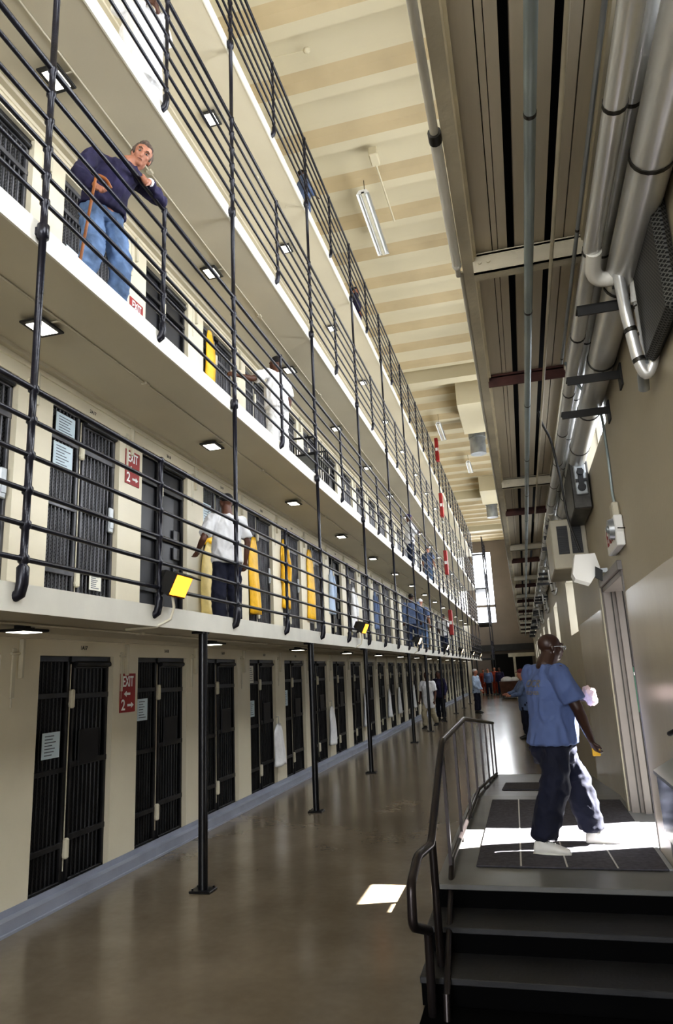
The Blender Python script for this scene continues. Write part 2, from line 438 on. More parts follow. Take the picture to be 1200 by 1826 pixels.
for i, y in enumerate([-.95, 2.55, 6.08, 9.55, 13.1, 18.3, 21.5, 25.3, 29.6, 33.4, 37.2, 41, 45]):
    cn += 1
    lab = 'slim black steel column on a floor plate under the walkway edge, %s along' % ordw(cn)
    if COLM is None:
        o = COLM = empty('steel_column', (-2.93, y, 0), 0, lab, 'column', 'black columns under the walkway')
        MB().tube([(0,0,.02), (0,0,2.25)], .042, 14).build('shaft', M['pole'], o)
        mb = MB().cbox(-.1,.1,-.08,.08,0,.02,.004)
        for a in (-1,1):
            for b in (-1,1): mb.tube([(a*.075,b*.055,.02),(a*.075,b*.055,.035)], .009, 6)
        mb.build('base_plate', M['pole'], o)
        MB().cbox(-.08,.03,-.08,.08,2.225,2.25,.004).build('cap_plate', M['pole'], o)
    else:
        o = copy_tree(COLM); o.location = (-2.93, y, 0); o['label'] = lab
    o.location.x = -2.92

# ------------------------------------------------------------------ cell doors
def door_proto(style):
    """style 0: dark bars, 1: bars and mesh lightened for reflected light, 2: solid dark plates.  local: y along wall 0..DW, z 0..1.97, x out"""
    bm_ = M['bars'] if style != 1 else M['bars_lit']; ms = M['mesh'] if style != 1 else M['mesh_lit']
    o = empty('cell_door')
    # fixed side panel
    mb = MB().cbox(0,.03,0,.50,0,.05,.004).cbox(0,.03,0,.50,1.92,1.97,.004).cbox(0,.03,0,.03,0,1.97,.004).cbox(0,.03,.47,.50,0,1.97,.004)
    for z in (.32,.95,1.6): mb.cbox(0,.034,0,.5,z,z+.045,.003)
    if style != 2:
        for k in range(1, 8): mb.tube([(.015,.03+k*.055,.03),(.015,.03+k*.055,1.94)], .008, 6, cap=False)
    mb.build('side_panel', bm_, o)
    MB().box(-.012,-.008,.0,.5,.02,1.95).build('mesh_sheet', ms if style != 2 else M['plate'], o)
    # sliding gate
    g = MB().cbox(.0,.035,.56,DW,0,.05,.004).cbox(.0,.035,.56,DW,1.86,1.91,.004).cbox(.0,.035,.56,.59,0,1.91,.004).cbox(.0,.035,DW-.035,DW,0,1.91,.004)
    for z in (.36,.98,1.58): g.cbox(0,.04,.56,DW,z,z+.05,.003)
    if style != 2:
        for k in range(1, 8): g.tube([(.018,.59+k*.063,.03),(.018,.59+k*.063,1.88)], .0095, 6, cap=False)
    g = g.build('gate', bm_, o)
    MB().box(-.012,-.008,.56,DW,.02,1.9).build('gate_mesh', ms if style != 2 else M['plate'], g)
    if style == 2:
        mb = MB()
        for z in (.55,.78,1.0): mb.cbox(.002,.02,.9,1.06,z,z+.16,.01)
        mb.build('hatch', M['bars'], g)
    else:
        MB().cbox(.03,.05,.66,.98,.98,1.3,.01).build('hatch', M['plate'], g) if style == 0 else MB().cbox(.03,.06,1.02,1.1,.85,1.12,.01).box(.06,.066,1.03,1.09,.9,1.0).build('lock_case', M['galv'], g)
    # centre post with cream lock boxes
    MB().box(0,.02,.515,.545,0,1.97).build('centre_post', M['plate'], o)
    MB().box(.02,.026,.522,.534,.12,1.9).build('locking_rod', M['lockc'], o)
    for z in (.22, 1.5): MB().cbox(.02,.065,.505,.56,z,z+.17,.012).box(.03,.05,.5,.565,z+.03,z+.05).build('lock_box', M['lockc'], o)
    # roller track
    MB().box(.0,.05,.5,DW,1.92,1.97).tube([(.05,.56,1.9),(.05,DW-.02,1.9)], .028, 8).build('roller_track', M['bars'], o)
    # cream linkage bracket on the header and pilaster
    MB().cbox(.06,.1,DW+.12,DW+.17,1.62,2.02,.006).cbox(.07,.13,DW+.2,DW+.235,1.78,2.1,.006).tube([(.09,DW+.14,1.7),(.09,DW+.14,1.55)],.01,6).tube([(.1,DW+.1,1.98),(.1,DW+.26,1.98)],.012,6).build('linkage_bracket', M['lockc'], o)
    MB().box(.0,.012,.02,DW-.02,-.03,-.0).build('threshold', M['lockc'], o)
    return o
PRO = [door_proto(s) for s in range(3)]
used = [False]*3
for t in range(3):
    for k in KS:
        if t == 0: s = 0
        else: s = 2 if (k % 5 == 1) else 1
        if k <= 0: w = '%s short of the exit sign pillar' % ('next' if k == 0 else ('second' if k == -1 else 'third'))
        else: w = '%s beyond the exit sign pillar' % ordw(k)
        if used[s]: o = copy_tree(PRO[s])
        else: o = PRO[s]; used[s] = True
        o.location = (XW-.03, D0+DP*k, TZ[t]+.1)
        look = ['black barred', 'grey barred', 'solid dark'][s]
        o['kind'] = 'thing'
        tag(o, '%s cell door on the %s, %s' % (look, TNAME[t], w), 'cell door', 'cell doors on the %s' % TNAME[t])
        if -1 <= k <= 4:
            text(('1A%d' % (17+k)) if t == 0 else ('%dA%d' % (t+1, 17+k)), .05, M['black'], o, (.092, .62, 2.03 if t else 2.045), name='cell_number', ext=.0005)

# ------------------------------------------------------------------ signs and notices on the cell front
def exit_sign(y0, z0, label, z2=None):
    x = XW+.062
    o = empty('exit_sign', (x, y0, z0), 0, label, 'sign')
    MB().box(0,.006,0,.29,.0,.39).build('plate', M['red'], o)
    text('EXIT', .15, M['white'], o, (.008,.145,.305), sx=.66)
    mb = MB()
    def arrow(yc, zc, d, L=.12):
        mb.box(.007,.009,yc-L/2+ (0 if d > 0 else .04),yc+L/2-(.04 if d > 0 else 0),zc-.012,zc+.012)
        tip = yc+d*L/2; b = tip-d*.05
        mb.add([(.007,tip,zc),(.007,b,zc+.03),(.007,b,zc-.03),(.009,tip,zc),(.009,b,zc+.03),(.009,b,zc-.03)],[(0,1,2),(3,4,5),(0,1,4,3),(1,2,5,4),(2,0,3,5)])
    arrow(.13,.185,-1); arrow(.2,.07,1)
    mb.build('arrow', M['white'], o)
    text('2', .15, M['white'], o, (.008,.06,.07), name='numeral')
    return o
exit_sign(6.47, 1.51, 'red EXIT sign with arrows and a 2 on the ground floor cell pillar')
exit_sign(6.46, TZ[1]+1.55, 'red EXIT sign with arrows on the second walkway pillar')
exit_sign(6.46, TZ[2]+.98, 'red EXIT sign half seen behind the third walkway railing')
def notice(x, y, z, w, h, label, m='paper', group='notices taped to cell doors'):
    o = empty('posted_notice', (x, y, z), 0, label, 'notice', group)
    MB().box(0,.003,0,w,0,h).build('sheet', M[m], o)
    mb = MB(); n = 7
    for i in range(n):
        zz = h*(.86-.72*i/(n-1)); ww = w*random.uniform(.4,.75)
        mb.box(.0032,.004,w*.14,w*.14+ww,zz-.004,zz+.004)
    mb.build('printed_lines', M['ink'], o)
XN = XW+.012
notice(XN, 5.36, 1.19, .24, .22, 'pale blue notice sheet on the ground floor door short of the exit sign')
notice(XN, 6.9, 1.4, .21, .23, 'pale blue notice sheet on the ground floor door beside the exit sign')
notice(XN, 10.08, 1.72, .2, .26, 'upper notice sheet on the ground floor door where the laundry bag hangs', 'paperw')
notice(XN, 10.08, 1.22, .22, .24, 'lower pale blue notice sheet on the ground floor door by the laundry bag')
notice(XN, 11.66, 1.3, .22, .26, 'pale blue notice on the ground floor door beyond the laundry bag')
notice(XN, 13.3, 1.3, .22, .26, 'pale notice on the ground floor door behind the third black column')
notice(XN, 5.33, 4.14, .29, .23, 'upper white notice sheet on the second walkway door short of the exit sign')
notice(XN, 5.31, 3.83, .29, .24, 'lower white notice sheet on the second walkway door short of the exit sign')
notice(XN, 8.5, 3.9, .26, .3, 'pale notice sheet above the hanging raincoat on the second walkway')
notice(XN, 6.9, TZ[2]+.92, .26, .3, 'pale notice sheet beside the half seen sign on the third walkway')
notice(XN, 5.35, TZ[2]+1.0, .3, .34, 'blue-white notice sheet behind the leaning man on the third walkway')
notice(XN, 5.95, 2.72, .2, .16, 'small white paper low on the second walkway gate', 'paperw')

# ------------------------------------------------------------------ garments hanging from doors
def garment(name, x, y, z1, z0, w, m, label, cat, group, sleeves=True, seed=0):
    random.seed(seed)
    mb = MB(); secs = []; n = 22; N = 14
    vs = []; fs = []
    for i in range(N+1):
        u = i/N; z = z1+(z0-z1)*u
        ww = w*(.42+.58*min(1, u*5.5))*(1+.18*u)*(1 if u < .93 else 1.02)
        dd = .045*(.5+u*.9)
        for k in range(n):
            a = 2*PI*k/n
            fold = 1+.22*math.sin(a*5+seed+u*1.5)*(.3+u)
            vs.append((x+.05+dd*math.sin(a)*fold, y+ww/2*math.cos(a)+.03*math.sin(u*5+seed), z+.012*math.sin(a*3+seed)*(u > .9)))
    for i in range(N):
        for k in range(n): k2 = (k+1) % n; fs.append((i*n+k, i*n+k2, (i+1)*n+k2, (i+1)*n+k))
    fs.append(tuple(range(n))); fs.append(tuple(range(N*n, N*n+n)))
    mb.add([(a-x, b-y, c-z0) for a,b,c in vs], fs, 0, True)
    o = empty(name, (x, y, z0), 0, label, cat, group)
    mb.build('cloth', M[m], o)
    if sleeves:
        for s in (-1,1):
            h = z1-z0
            MB().tube([(.06, s*w*.36, h*.86), (.09, s*w*.52, h*.6), (.07, s*w*.5, h*.36)], [.04,.045,.05], 10).build('sleeve', M[m], o)
    MB().tube([(.0,0,z1-z0+.1),(.05,.0,z1-z0+.11),(.05,.0,z1-z0-.02)], .006, 6).build('hook', M['galv'], o)
    return o
GX = XW+.03
garment('raincoat', GX, 8.62, 3.98, 3.6, .26, 'yellow', 'bright yellow rain hood over the pale coat on the second walkway', 'coat', 'coats hanging on cell doors', False, 1)
garment('raincoat', GX+.02, 8.5, 3.62, 2.62, .34, 'yellowp', 'pale yellow raincoat hanging beside the man in white and navy', 'coat', 'coats hanging on cell doors', False, 2)
garment('raincoat', GX, 10.22, 4.0, 2.78, .34, 'yellow', 'yellow raincoat partly hidden behind the man in white and navy', 'coat', 'coats hanging on cell doors', False, 3)
garment('raincoat', GX, 11.72, 4.22, 2.98, .3, 'yellow', 'yellow raincoat on the second walkway, first clear of the standing man', 'coat', 'coats hanging on cell doors', True, 4)
garment('raincoat', GX, 13.3, 4.28, 2.85, .4, 'yellow', 'yellow raincoat flared at the hem, farthest bright coat on the second walkway', 'coat', 'coats hanging on cell doors', False, 5)
garment('raincoat', GX, 8.6, 6.82, 5.7, .28, 'yellow', 'yellow raincoat hanging on a third walkway door', 'coat', 'coats hanging on cell doors', False, 6)
garment('shirt', GX, 14.9, 4.1, 3.1, .3, 'paleshirt', 'grey-blue shirt hanging on the second walkway beyond the yellow coats', 'shirt', 'shirts hanging on cell doors', True, 7)
garment('shirt', GX+.02, 16.9, 3.9, 2.8, .42, 'cloth', 'white shirt hanging low on the second walkway door', 'shirt', 'shirts hanging on cell doors', True, 8)
garment('shirt', GX, 19.7, 4.1, 3.0, .35, 'chambray', 'blue shirt hanging on the second walkway beyond the white one', 'shirt', 'shirts hanging on cell doors', True, 9)
garment('laundry_bag', GX+.08, 10.98, 1.06, .42, .38, 'cloth', 'white laundry bag hanging knotted on the nearest ground floor gate', 'bag', 'laundry on the ground floor gates', False, 10)
garment('laundry_bag', GX+.06, 14.32, 1.15, .4, .36, 'cloth', 'white laundry bag hanging behind the third black column', 'bag', 'laundry on the ground floor gates', False, 11)
for i, (y, w) in enumerate(((17.6,.3),(20.8,.26),(22.5,.3),(25.6,.3),(28.8,.3))):
    garment('laundry_bag', GX+.04, y, 1.3, .5, w, 'cloth', 'small white laundry bag on a distant ground floor gate, %s of them' % ORD[i+1], 'bag', 'laundry on the ground floor gates', False, 12+i)
# small blue bag on third walkway floor by the cane
o = empty('plastic_bag', (-3.5, 4.75, TZ[2]), 0, 'small blue plastic bag on the third walkway behind the cane', 'bag')
MB().ell((0,0,.09), (.13,.12,.09)).build('sack', M['bluebag'], o); MB().tube([(0,0,.16),(.02,0,.2),(.05,.02,.23)], [.05,.02,.03], 8).build('knot', M['bluebag'], o)

# ------------------------------------------------------------------ lamps
LY0, LP = 4.37, 3.24
SL = None
for t in range(1, 5):
    zz = TZ[t]-.15
    n = 0
    for i in range(-1, 14):
        y = LY0+LP*i
        n += 1
        lab = 'small square lamp under the %s, %s along from the viewer' % (TNAME[t], ordw(n))
        if SL is None:
            o = SL = empty('soffit_lamp', (-3.53, y, zz), 0, lab, 'lamp', 'lamps under the walkways')
            MB().cbox(-.11,.11,-.14,.14,-.05,-.03,.005).box(-.05,.05,-.05,.05,-.03,0).build('housing', M['arm'], o)
            MB().box(-.075,.075,-.1,.1,-.054,-.05).build('lens', M['ledface'], o)
        else:
            o = copy_tree(SL); o.location = (-3.53, y, zz); o['label'] = lab
    c = MB().tube([(-3.36, -2, zz-.014), (-3.36, YT, zz-.014)], .011, 6)
    for i in range(-1, 14):
        y = LY0+LP*i; c.tube([(-3.36, y, zz-.014), (-3.47, y, zz-.014)], .01, 6); c.cbox(-3.39,-3.33,y+1.3,y+1.36,zz-.03,zz,.004)
    tag(c.build('electrical_conduit', M['soffit']), 'cream conduit run joining the lamps under the %s' % TNAME[t], 'conduit', 'conduits under the walkways')
def flood(y, face, label):
    o = empty('flood_lamp', (XP, y, TZ[1]), 0, label, 'lamp', 'flood lamps along the second walkway edge')
    # housing: wedge tilted towards the floor and the hall
    c = V((.06, .12, .2)); ax = V((.8,.02,-.38)).normalized(); a, b = frame(ax)
    hs = [(-.12,.07,.055), (-.04,.12,.085), (.08,.15,.1)]
    vs = []
    for d, w, h in hs:
        for u, v in ((-1,-1),(1,-1),(1,1),(-1,1)): vs.append(c+ax*d+a*w*u+b*h*v)
    fs = [(0,1,2,3)]+[(j*4+i, j*4+(i+1)%4, (j+1)*4+(i+1)%4, (j+1)*4+i) for j in range(2) for i in range(4)]
    MB().add(vs, fs).obox(c+ax*.1+b*.1, a*.16, ax*.05, b*.006).build('housing', M['arm'], o)
    MB().obox(c+ax*.082, a*.135, b*.085, ax*.004).build('lens', face, o)
    MB().tube([(.0,.02,.1),(.05,.05,.16)], .02, 8).build('bracket', M['arm'], o)
    MB().tube([(.05,.12,.12),(.06,.14,.0),(.04,.12,-.1),(-.05,.05,-.16),(-.3,.0,-.17)], .012, 8).build('feed_pipe', M['lockc'], o)
FL = ['nearest and brightest of the row', 'second along', 'third along', 'fourth along', 'fifth along', 'sixth along', 'seventh along']
for i, y in enumerate((5.08, 12.1, 18.9, 26.0, 32.4, 39.6, 46.4)):
    flood(y, M['lampface'] if i < 2 else M['lampwarm'], ('amber' if i < 2 else 'warm white')+' flood lamp on the second walkway edge, '+FL[i])

# red cabinets on the railings
for t in range(1, 5):
    o = empty('red_hose_cabinet', (XP+.09, 28.5, TZ[t]+.72), 0, 'red upright fire cabinet on the %s railing' % TNAME[t], 'cabinet', 'red fire cabinets on the railings')
    MB().cbox(-.06,.08,-.16,.16,0,1.0,.01).build('box', M['red'], o)
    MB().box(.081,.084,-.05,.05,.42,.6).box(-.04,.06,-.163,-.161,.42,.55).build('lettering_patch', M['white'], o)

# ------------------------------------------------------------------ raised platform, steps, ramp, mats
PZ = .42
struct(MB().box(-.72, XR, 5.0, 8.25, 0, PZ).build('platform_floor', M['plat']))
mb = MB().add([(-.72,8.25,0),(XR,8.25,0),(XR,8.25,PZ),(-.72,8.25,PZ),(-.66,12.8,0),(XR,12.8,0)], [(3,2,5,4),(0,3,4),(1,5,2)])
struct(mb.build('ramp_floor', M['plat']))
o = empty('stair_flight', (0,0,0), 0, 'black-painted steps leading up to the matted platform', 'steps')
for i, (y0, z) in enumerate(((4.97,PZ),(4.62,.28),(4.27,.14))):
    y1 = 5.0 if i == 0 else [0,5.0,4.64][i]
    MB().cbox(-.74, XR, y0, (5.03 if i == 0 else y1+.02), z-.03, z+.004, .004).build('tread', M['plat'] if i == 0 else M['step'], o)
    MB().box(-.735, XR, y0+.012, y1+.01, (0), z-.03).build('riser', M['riser'], o)
# mats
o = empty('floor_mat', (0,0,PZ+.003), 0, 'charcoal carpet mat with white seams on the platform under the man', 'mat')
MB().cbox(-.48,.79,5.4,7.95,0,.01,.003).build('carpet', M['mat_'], o)
mb = MB()
for x0, x1 in ((-.17,-.21),(.14,.07),(.47,.37)): mb.quad((x0-.006,5.4,.0115),(x0+.006,5.4,.0115),(x1+.006,7.95,.0115),(x1-.006,7.95,.0115))
mb.build('seam', M['seam'], o)
o = empty('floor_mat', (0,0,0), 0, 'small dark mat lying on the ramp behind the platform', 'mat')
sl = lambda y: PZ*(12.8-y)/4.55+.006
MB().add([(-.42,9.0,sl(9.0)),(.5,9.0,sl(9.0)),(.5,10.3,sl(10.3)),(-.42,10.3,sl(10.3)),(-.42,9.0,sl(9)+.01),(.5,9.0,sl(9)+.01),(.5,10.3,sl(10.3)+.01),(-.42,10.3,sl(10.3)+.01)],[(0,3,2,1),(4,5,6,7),(0,1,5,4),(1,2,6,5),(2,3,7,6),(3,0,4,7)]).build('carpet', M['mat_'], o)
o = empty('floor_mat', (0,0,0), 0, 'black rubber on the floor at the foot of the steps', 'mat')
MB().cbox(-.72,XR,3.1,4.26,0,.012,.004).build('slab', M['riser'], o)  # thin black slab laid before the lowest step
# platform handrail
XH = -.64
o = empty('handrail', (XH,0,0), 0, 'dark metal handrail beside the steps and platform', 'handrail')
def rnd(pts, r, n=5):
    out = [V(pts[0])]
    for a, b, c in zip(pts[:-2], pts[1:-1], pts[2:]):
        a, b, c = V(a), V(b), V(c); d0 = (a-b).normalized()*min(r,(a-b).length*.45); d1 = (c-b).normalized()*min(r,(c-b).length*.45)
        for i in range(n+1):
            t = i/n; out.append((b+d0)*(1-t)**2+b*2*t*(1-t)+(b+d1)*t**2)
    out.append(V(pts[-1])); return out
top = [(0,12.6,.86),(0,7.15,1.31),(0,5.25,1.29),(0,4.36,.80),(-.02,3.98,.83),(-.02,3.72,.76),(-.02,3.70,.58),(0,4.08,.44)]
MB().tube(rnd(top, .05), .024, 12).build('top_rail', M['railm'], o)
low = [(0,12.5,.06),(0,8.3,PZ+.06),(0,5.32,PZ+.06),(.06,4.14,.1)]
MB().tube(rnd(low, .04), .02, 10).build('bottom_rail', M['railm'], o)
def topz(y): 
    for (a, b) in zip(top[:-1], top[1:]):
        if min(a[1],b[1]) <= y <= max(a[1],b[1]) and a[1] != b[1]: return a[2]+(b[2]-a[2])*(y-a[1])/(b[1]-a[1])
def lowz(y):
    for (a, b) in zip(low[:-1], low[1:]):
        if min(a[1],b[1]) <= y <= max(a[1],b[1]): return a[2]+(b[2]-a[2])*(y-a[1])/(b[1]-a[1])
for y in (5.25, 6.15, 7.1, 8.15, 9.3, 10.4, 11.5): MB().box(-.011,.011,y-.02,y+.02,lowz(y)-.06,topz(y)).build('baluster', M['railm'], o)
MB().box(-.014,.014,12.44,12.5,0,.87).build('post', M['railm'], o)
MB().tube([(-.01,4.1,.45),(-.02,4.14,.0)], .024, 10).build('post', M['railm'], o)
MB().tube([(.0,4.42,.81),(-.0,4.44,.0)], .024, 10).build('post', M['railm'], o)
MB().tube([(.06,4.14,.12),(.06,4.1,.0)], .02, 10).build('post', M['railm'], o)

# ------------------------------------------------------------------ doorway in the side wall
d = empty('door_1', (XR+.2, DOOR[1]-.06, PZ)); d['kind'] = 'structure'
MB().cbox(.13,.95,-.03,.01,0,2.0,.004).build('leaf', M['doorg'], d)
MB().cbox(.10,.14,-.03,.02,0,2.02,.004).build('hinge_stile', M['arm'], d)
MB().cbox(.84,.9,-.07,-.03,.86,.94,.01).build('latch', M['galv'], d)
struct(MB().box(XR+.3, XR+.32, DOOR[0], DOOR[1]-.62, 2.2, DOOR[3]).build('sun_baffle', M['hvac']))  # added panel in the doorway, cuts the sun to shape the floor patch
fr = MB(); a, b, c, e = DOOR
fr.cbox(XR-.03,XR+.06,b,b+.11,c,e+.1,.006).cbox(XR-.02,XR+.34,b-.05,b,c,e,.004).cbox(XR-.012,XR+.02,a-.035,a,c,e,.004).cbox(XR-.02,XR+.34,a,b,e-.05,e,.004).cbox(XR+.09,XR+.15,b-.11,b-.05,c,e,.004).cbox(XR-.04,XR+.06,a-.05,b+.12,e,e+.08,.005)
struct(fr.build('trim_3', M['doorg']))
struct(MB().cbox(XR-.045,XR-.028,b,b+.11,c,e+.1,.004).build('trim_4', M['hvac']))
struct(MB().box(XR+.16,XR+.19,b-.07,b-.05,c,e).box(XR+.05,XR+.06,b-.06,b-.05,c,e).build('trim_5', M['arm']))
struct(MB().box(XR-.02,XR+.34,a,b,PZ-.02,PZ+.004).box(XR-.05,XR-.02,a-.6,b+.0,PZ,PZ+.01).build('trim_threshold', M['galv']))
struct(MB().box(XR,XR+1.6,a-1.5,b+1.5,-.1,PZ-.02).build('floor_outside', M['plat']))
o = empty('wall_notice', (XR+.2, 7.29, 1.32), 0, 'narrow dark green notice on the door jamb', 'notice')
MB().box(-.05,.03,-.006,-.002,0,.42).build('sheet', M['green'], o); MB().box(-.045,.02,-.008,-.006,.34,.37).build('printed_lines', M['white'], o)

# ------------------------------------------------------------------ overhead tray bank
ZT = 4.2
o = empty('overhead_tray', (0,0,ZT), 0, 'cream-painted overhead cable tray bank running along the upper side wall', 'cable tray')
YA, YB = -3, 56
def strip(name, m, x0, x1, z0, z1, parent=o): return MB().box(x0,x1,YA,YB,z0,z1).build(name, m, parent)
strip('edge_beam', M['beamc'], -.125, -.06, -.03, .16)
strip('edge_lip', M['traylip'], -.06, -.052, -.03, .16); strip('edge_lip', M['traylip'], -.06,-.035,.0,.012)
for x0, x1, z in ((-.035,.058,.03),(.063,.092,.03),(.096,.148,.03),(.192,.252,.03),(.258,.36,.03),(.41,.466,.03),(.472,.56,.03)):
    strip('channel', M['tray'], x0, x1, z, z+.06)
strip('backing_sheet', M['void'], -.06, .8, .2, .21)
MB().box(.56,.575,YA,YB,-.02,.12).build('edge_angle', M['beamc'], o)
for k in range(10):
    yl = 3.84+5.3*k; yd = 5.7+5.4*k
    if yl < YB: MB().box(-.06,.57,yl-.04,yl-.03,-.115,.02).box(-.06,.57,yl-.04,yl+.04,-.0,.012).box(-.06,.57,yl-.04,yl+.04,-.115,-.105).tube([(-.02,yl-.05,-.045),(-.02,yl-.03,-.045)],.012,8).tube([(.03,yl-.05,-.045),(.03,yl-.03,-.045)],.012,8).build('crossbar', M['beamc'], o)
    if yd < YB: MB().box(-.06,.57,yd-.04,yd-.025,-.08,.03).box(-.06,.57,yd-.04,yd+.06,-.0,.01).build('crossbar', M['rust'], o)
# pipes along the hall
def pipe(x, z, r, m, label, y0=YA, y1=YB, rings=None, rm='band', name='pipe', n=14, step=1.0, ph=0.):
    o = empty(name, (x, 0, z), 0, label, 'pipe')
    MB().tube([(0,y0,0),(0,y1,0)], r, n).build('run', m, o)
    if rings:
        mb = MB(); y = y0+ph
        while y < y1: mb.tube([(0,y,0),(0,y+.02,0)], r*1.06, n); y += step
        mb.build('clamp_bands', M[rm], o)['kind'] = 'stuff'
    return o
pipe(.25, ZT-.17, .026, M['conduit'], 'grey-blue conduit pipe slung under the middle of the cable tray', rings=1, step=1.7, ph=.45)
o = empty('pipe', (-.155, 0, ZT-.03), 0, 'thin cream pipe with couplings along the outer edge of the cable tray', 'pipe')
MB().tube([(0,YA,0),(0,3.75,0)], .02, 10).build('run', M['pipepaint'], o)
MB().tube([(0,3.75,0),(0,3.9,-.01),(.02,3.95,.03),(.02,YB,.03)], .016, 10).build('run', M['pipepaint'], o)
MB().tube([(0,2.75,0),(0,3.8,0)], .027, 12).ell((0,3.8,0),(.03,.04,.03)).build('sleeve', M['pvc'], o)
MB().tube([(0,2.7,0),(0,2.76,0)], .031, 12).build('coupling', M['band'], o)
pipe(.372, ZT-.18, .011, M['beamc'], 'thin tan rod hung just below the cable tray', -1, 11.2, name='thin_pipe', n=8)
pipe(.492, 4.0, .011, M['galv'], 'thin galvanised pipe between the tray and the silver pipes', -1, 5.1, rings=1, step=1.6, ph=1.2, name='thin_pipe', n=8)
pipe(.555, 3.9, .047, M['silver'], 'narrow silver-jacketed pipe beside the cable tray', rings=1, ph=.45, step=1.0)
pipe(.655, 4.03, .038, M['silver'], 'silver-jacketed pipe between the narrow and the fat ones', rings=1, ph=.1, step=1.1)
pipe(.735, 3.87, .092, M['silver'], 'fat silver-jacketed pipe running against the side wall', rings=1, ph=.6, step=1.03, n=20)
# wall arms
AR = None; n = 0
for y, z in [(3.79,3.73),(4.8,3.73),(5.5,3.73)]+[(5.62+BAY*k+q*.9, 3.73) for k in range(1, 9) for q in (-1, 0, 1.2)]:
    n += 1
    lab = 'black steel wall arm carrying the silver pipes, %s along' % ordw(n)
    if AR is None:
        o = AR = empty('wall_bracket', (XR, y, z), 0, lab, 'bracket', 'wall arms under the silver pipes')
        MB().box(-.36,0,-.05,.05,.0,.01).box(-.36,0,-.05,-.04,-.05,.01).build('angle', M['arm'], o)
        MB().box(-.012,0,-.06,.06,-.1,.06).build('wall_plate', M['arm'], o)
    else:
        o = copy_tree(AR); o.location = (XR, y, z); o['label'] = lab
# white elbow loop pipes
def uloop(y, label, s=1.):
    o = empty('pipe_loop', (0, y, 0), 0, label, 'pipe')
    P = lambda *q: [V(a) for a in q]
    MB().tube(rnd([(.56,-.22,3.88),(.565,-.05,3.85),(.61,.0,3.83),(.68,.0,3.83)], .07), .042, 14).build('elbow', M['pvc'], o)
    MB().tube(rnd([(.68,0,3.84),(.76,.0,3.84),(.8,.02,3.8),(.79,.04,3.68)], .07), .042, 14).build('elbow', M['pvc'], o)
    MB().tube([(.665,0,3.84),(.70,0,3.84)], .047, 14).box(.67,.695,-.05,.05,3.79,3.9).build('clamp', M['galv'], o)
    MB().tube(rnd([(.69,-.06,3.84),(.7,-.05,3.6),(.735,.0,3.32),(.77,.02,3.24),(.81,.0,3.32),(.83,0,3.4)], .05), .03, 12).build('drop_pipe', M['silver'], o)
    MB().tube([(.79,.04,3.7),(.79,.02,3.45),(.8,.01,3.36)], .03, 12).build('drop_pipe', M['silver'], o)
    mb = MB()
    for p, q in (((.79,.04,3.66),(.79,.04,3.64)),((.79,.03,3.5),(.79,.03,3.48)),((.712,-.04,3.5),(.715,-.04,3.48)),((.735,-.01,3.34),(.74,-.01,3.32))): MB().tube([p,q], .033, 12).build('clamp_band', M['band'], o)
uloop(3.66, 'white elbowed pipe loop dropping down the side wall near the mesh guard')
for k in range(1, 6): uloop(4.12+BAY*k+.6, 'white elbowed pipe loop on the side wall, %s beyond the motor' % ORD[k])
# mesh guard
o = empty('mesh_guard', (XR, 3.35, 3.3), 0, 'black perforated metal guard on the side wall near the white elbows', 'guard')
MB().cbox(-.075,-.005,-.3,.3,.0,.74,.03).build('perforated_box', mesh_mat('perforated', (14,14,14), (96,96,94), 60), o)
MB().tube([(-.07,.3,.03),(-.07,.42,.0),(-.06,.5,-.06)], .03, 10).build('nozzle', M['galv'], o)
# HVAC unit with two louvres
o = empty('heater_unit', (XR, 8.3, 2.86), 0, 'cream heater box with two black louvres mounted on the side wall', 'heater')
MB().cbox(-.40,-.002,0,1.3,0,.58,.012).build('casing', M['hvac'], o)
for x in (-.33,-.18):
    mb = MB().box(x,x+.12,-.006,.0,.17,.5)
    mb2 = MB()
    for i in range(12): mb2.box(x+.004,x+.116,-.012,-.004,.18+i*.026,.186+i*.026)
    l = mb.build('louvre', M['louv'], o); mb2.build('slats', M['arm'], l)
# motor box
o = empty('fan_motor', (XR, 7.3, 3.42), 0, 'dark motor box with exposed fittings on the wall above the doorway', 'motor')
MB().cbox(-.19,-.01,-.0,.97,-.08,.42,.01).build('casing', M['motor'], o)
MB().cbox(-.155,-.035,-.03,0,.06,.38,.01).build('end_plate', M['galv'], o)
MB().tube([(-.095,-.08,.29),(-.095,-.02,.29)], .035, 12).tube([(-.095,-.07,.13),(-.095,-.02,.13)], .04, 12).box(-.12,-.07,-.06,-.02,.1,.33).box(-.15,-.04,-.05,-.02,.19,.22).build('shaft_fittings', M['black'], o)
mb = MB()
for dx in (-.12,-.08,-.03): mb.tube([(dx,-.02,.4),(dx-.01,-.25,.62),(dx+.02,-.5,.95)], .005, 6)
mb.build('wires', M['black'], o)
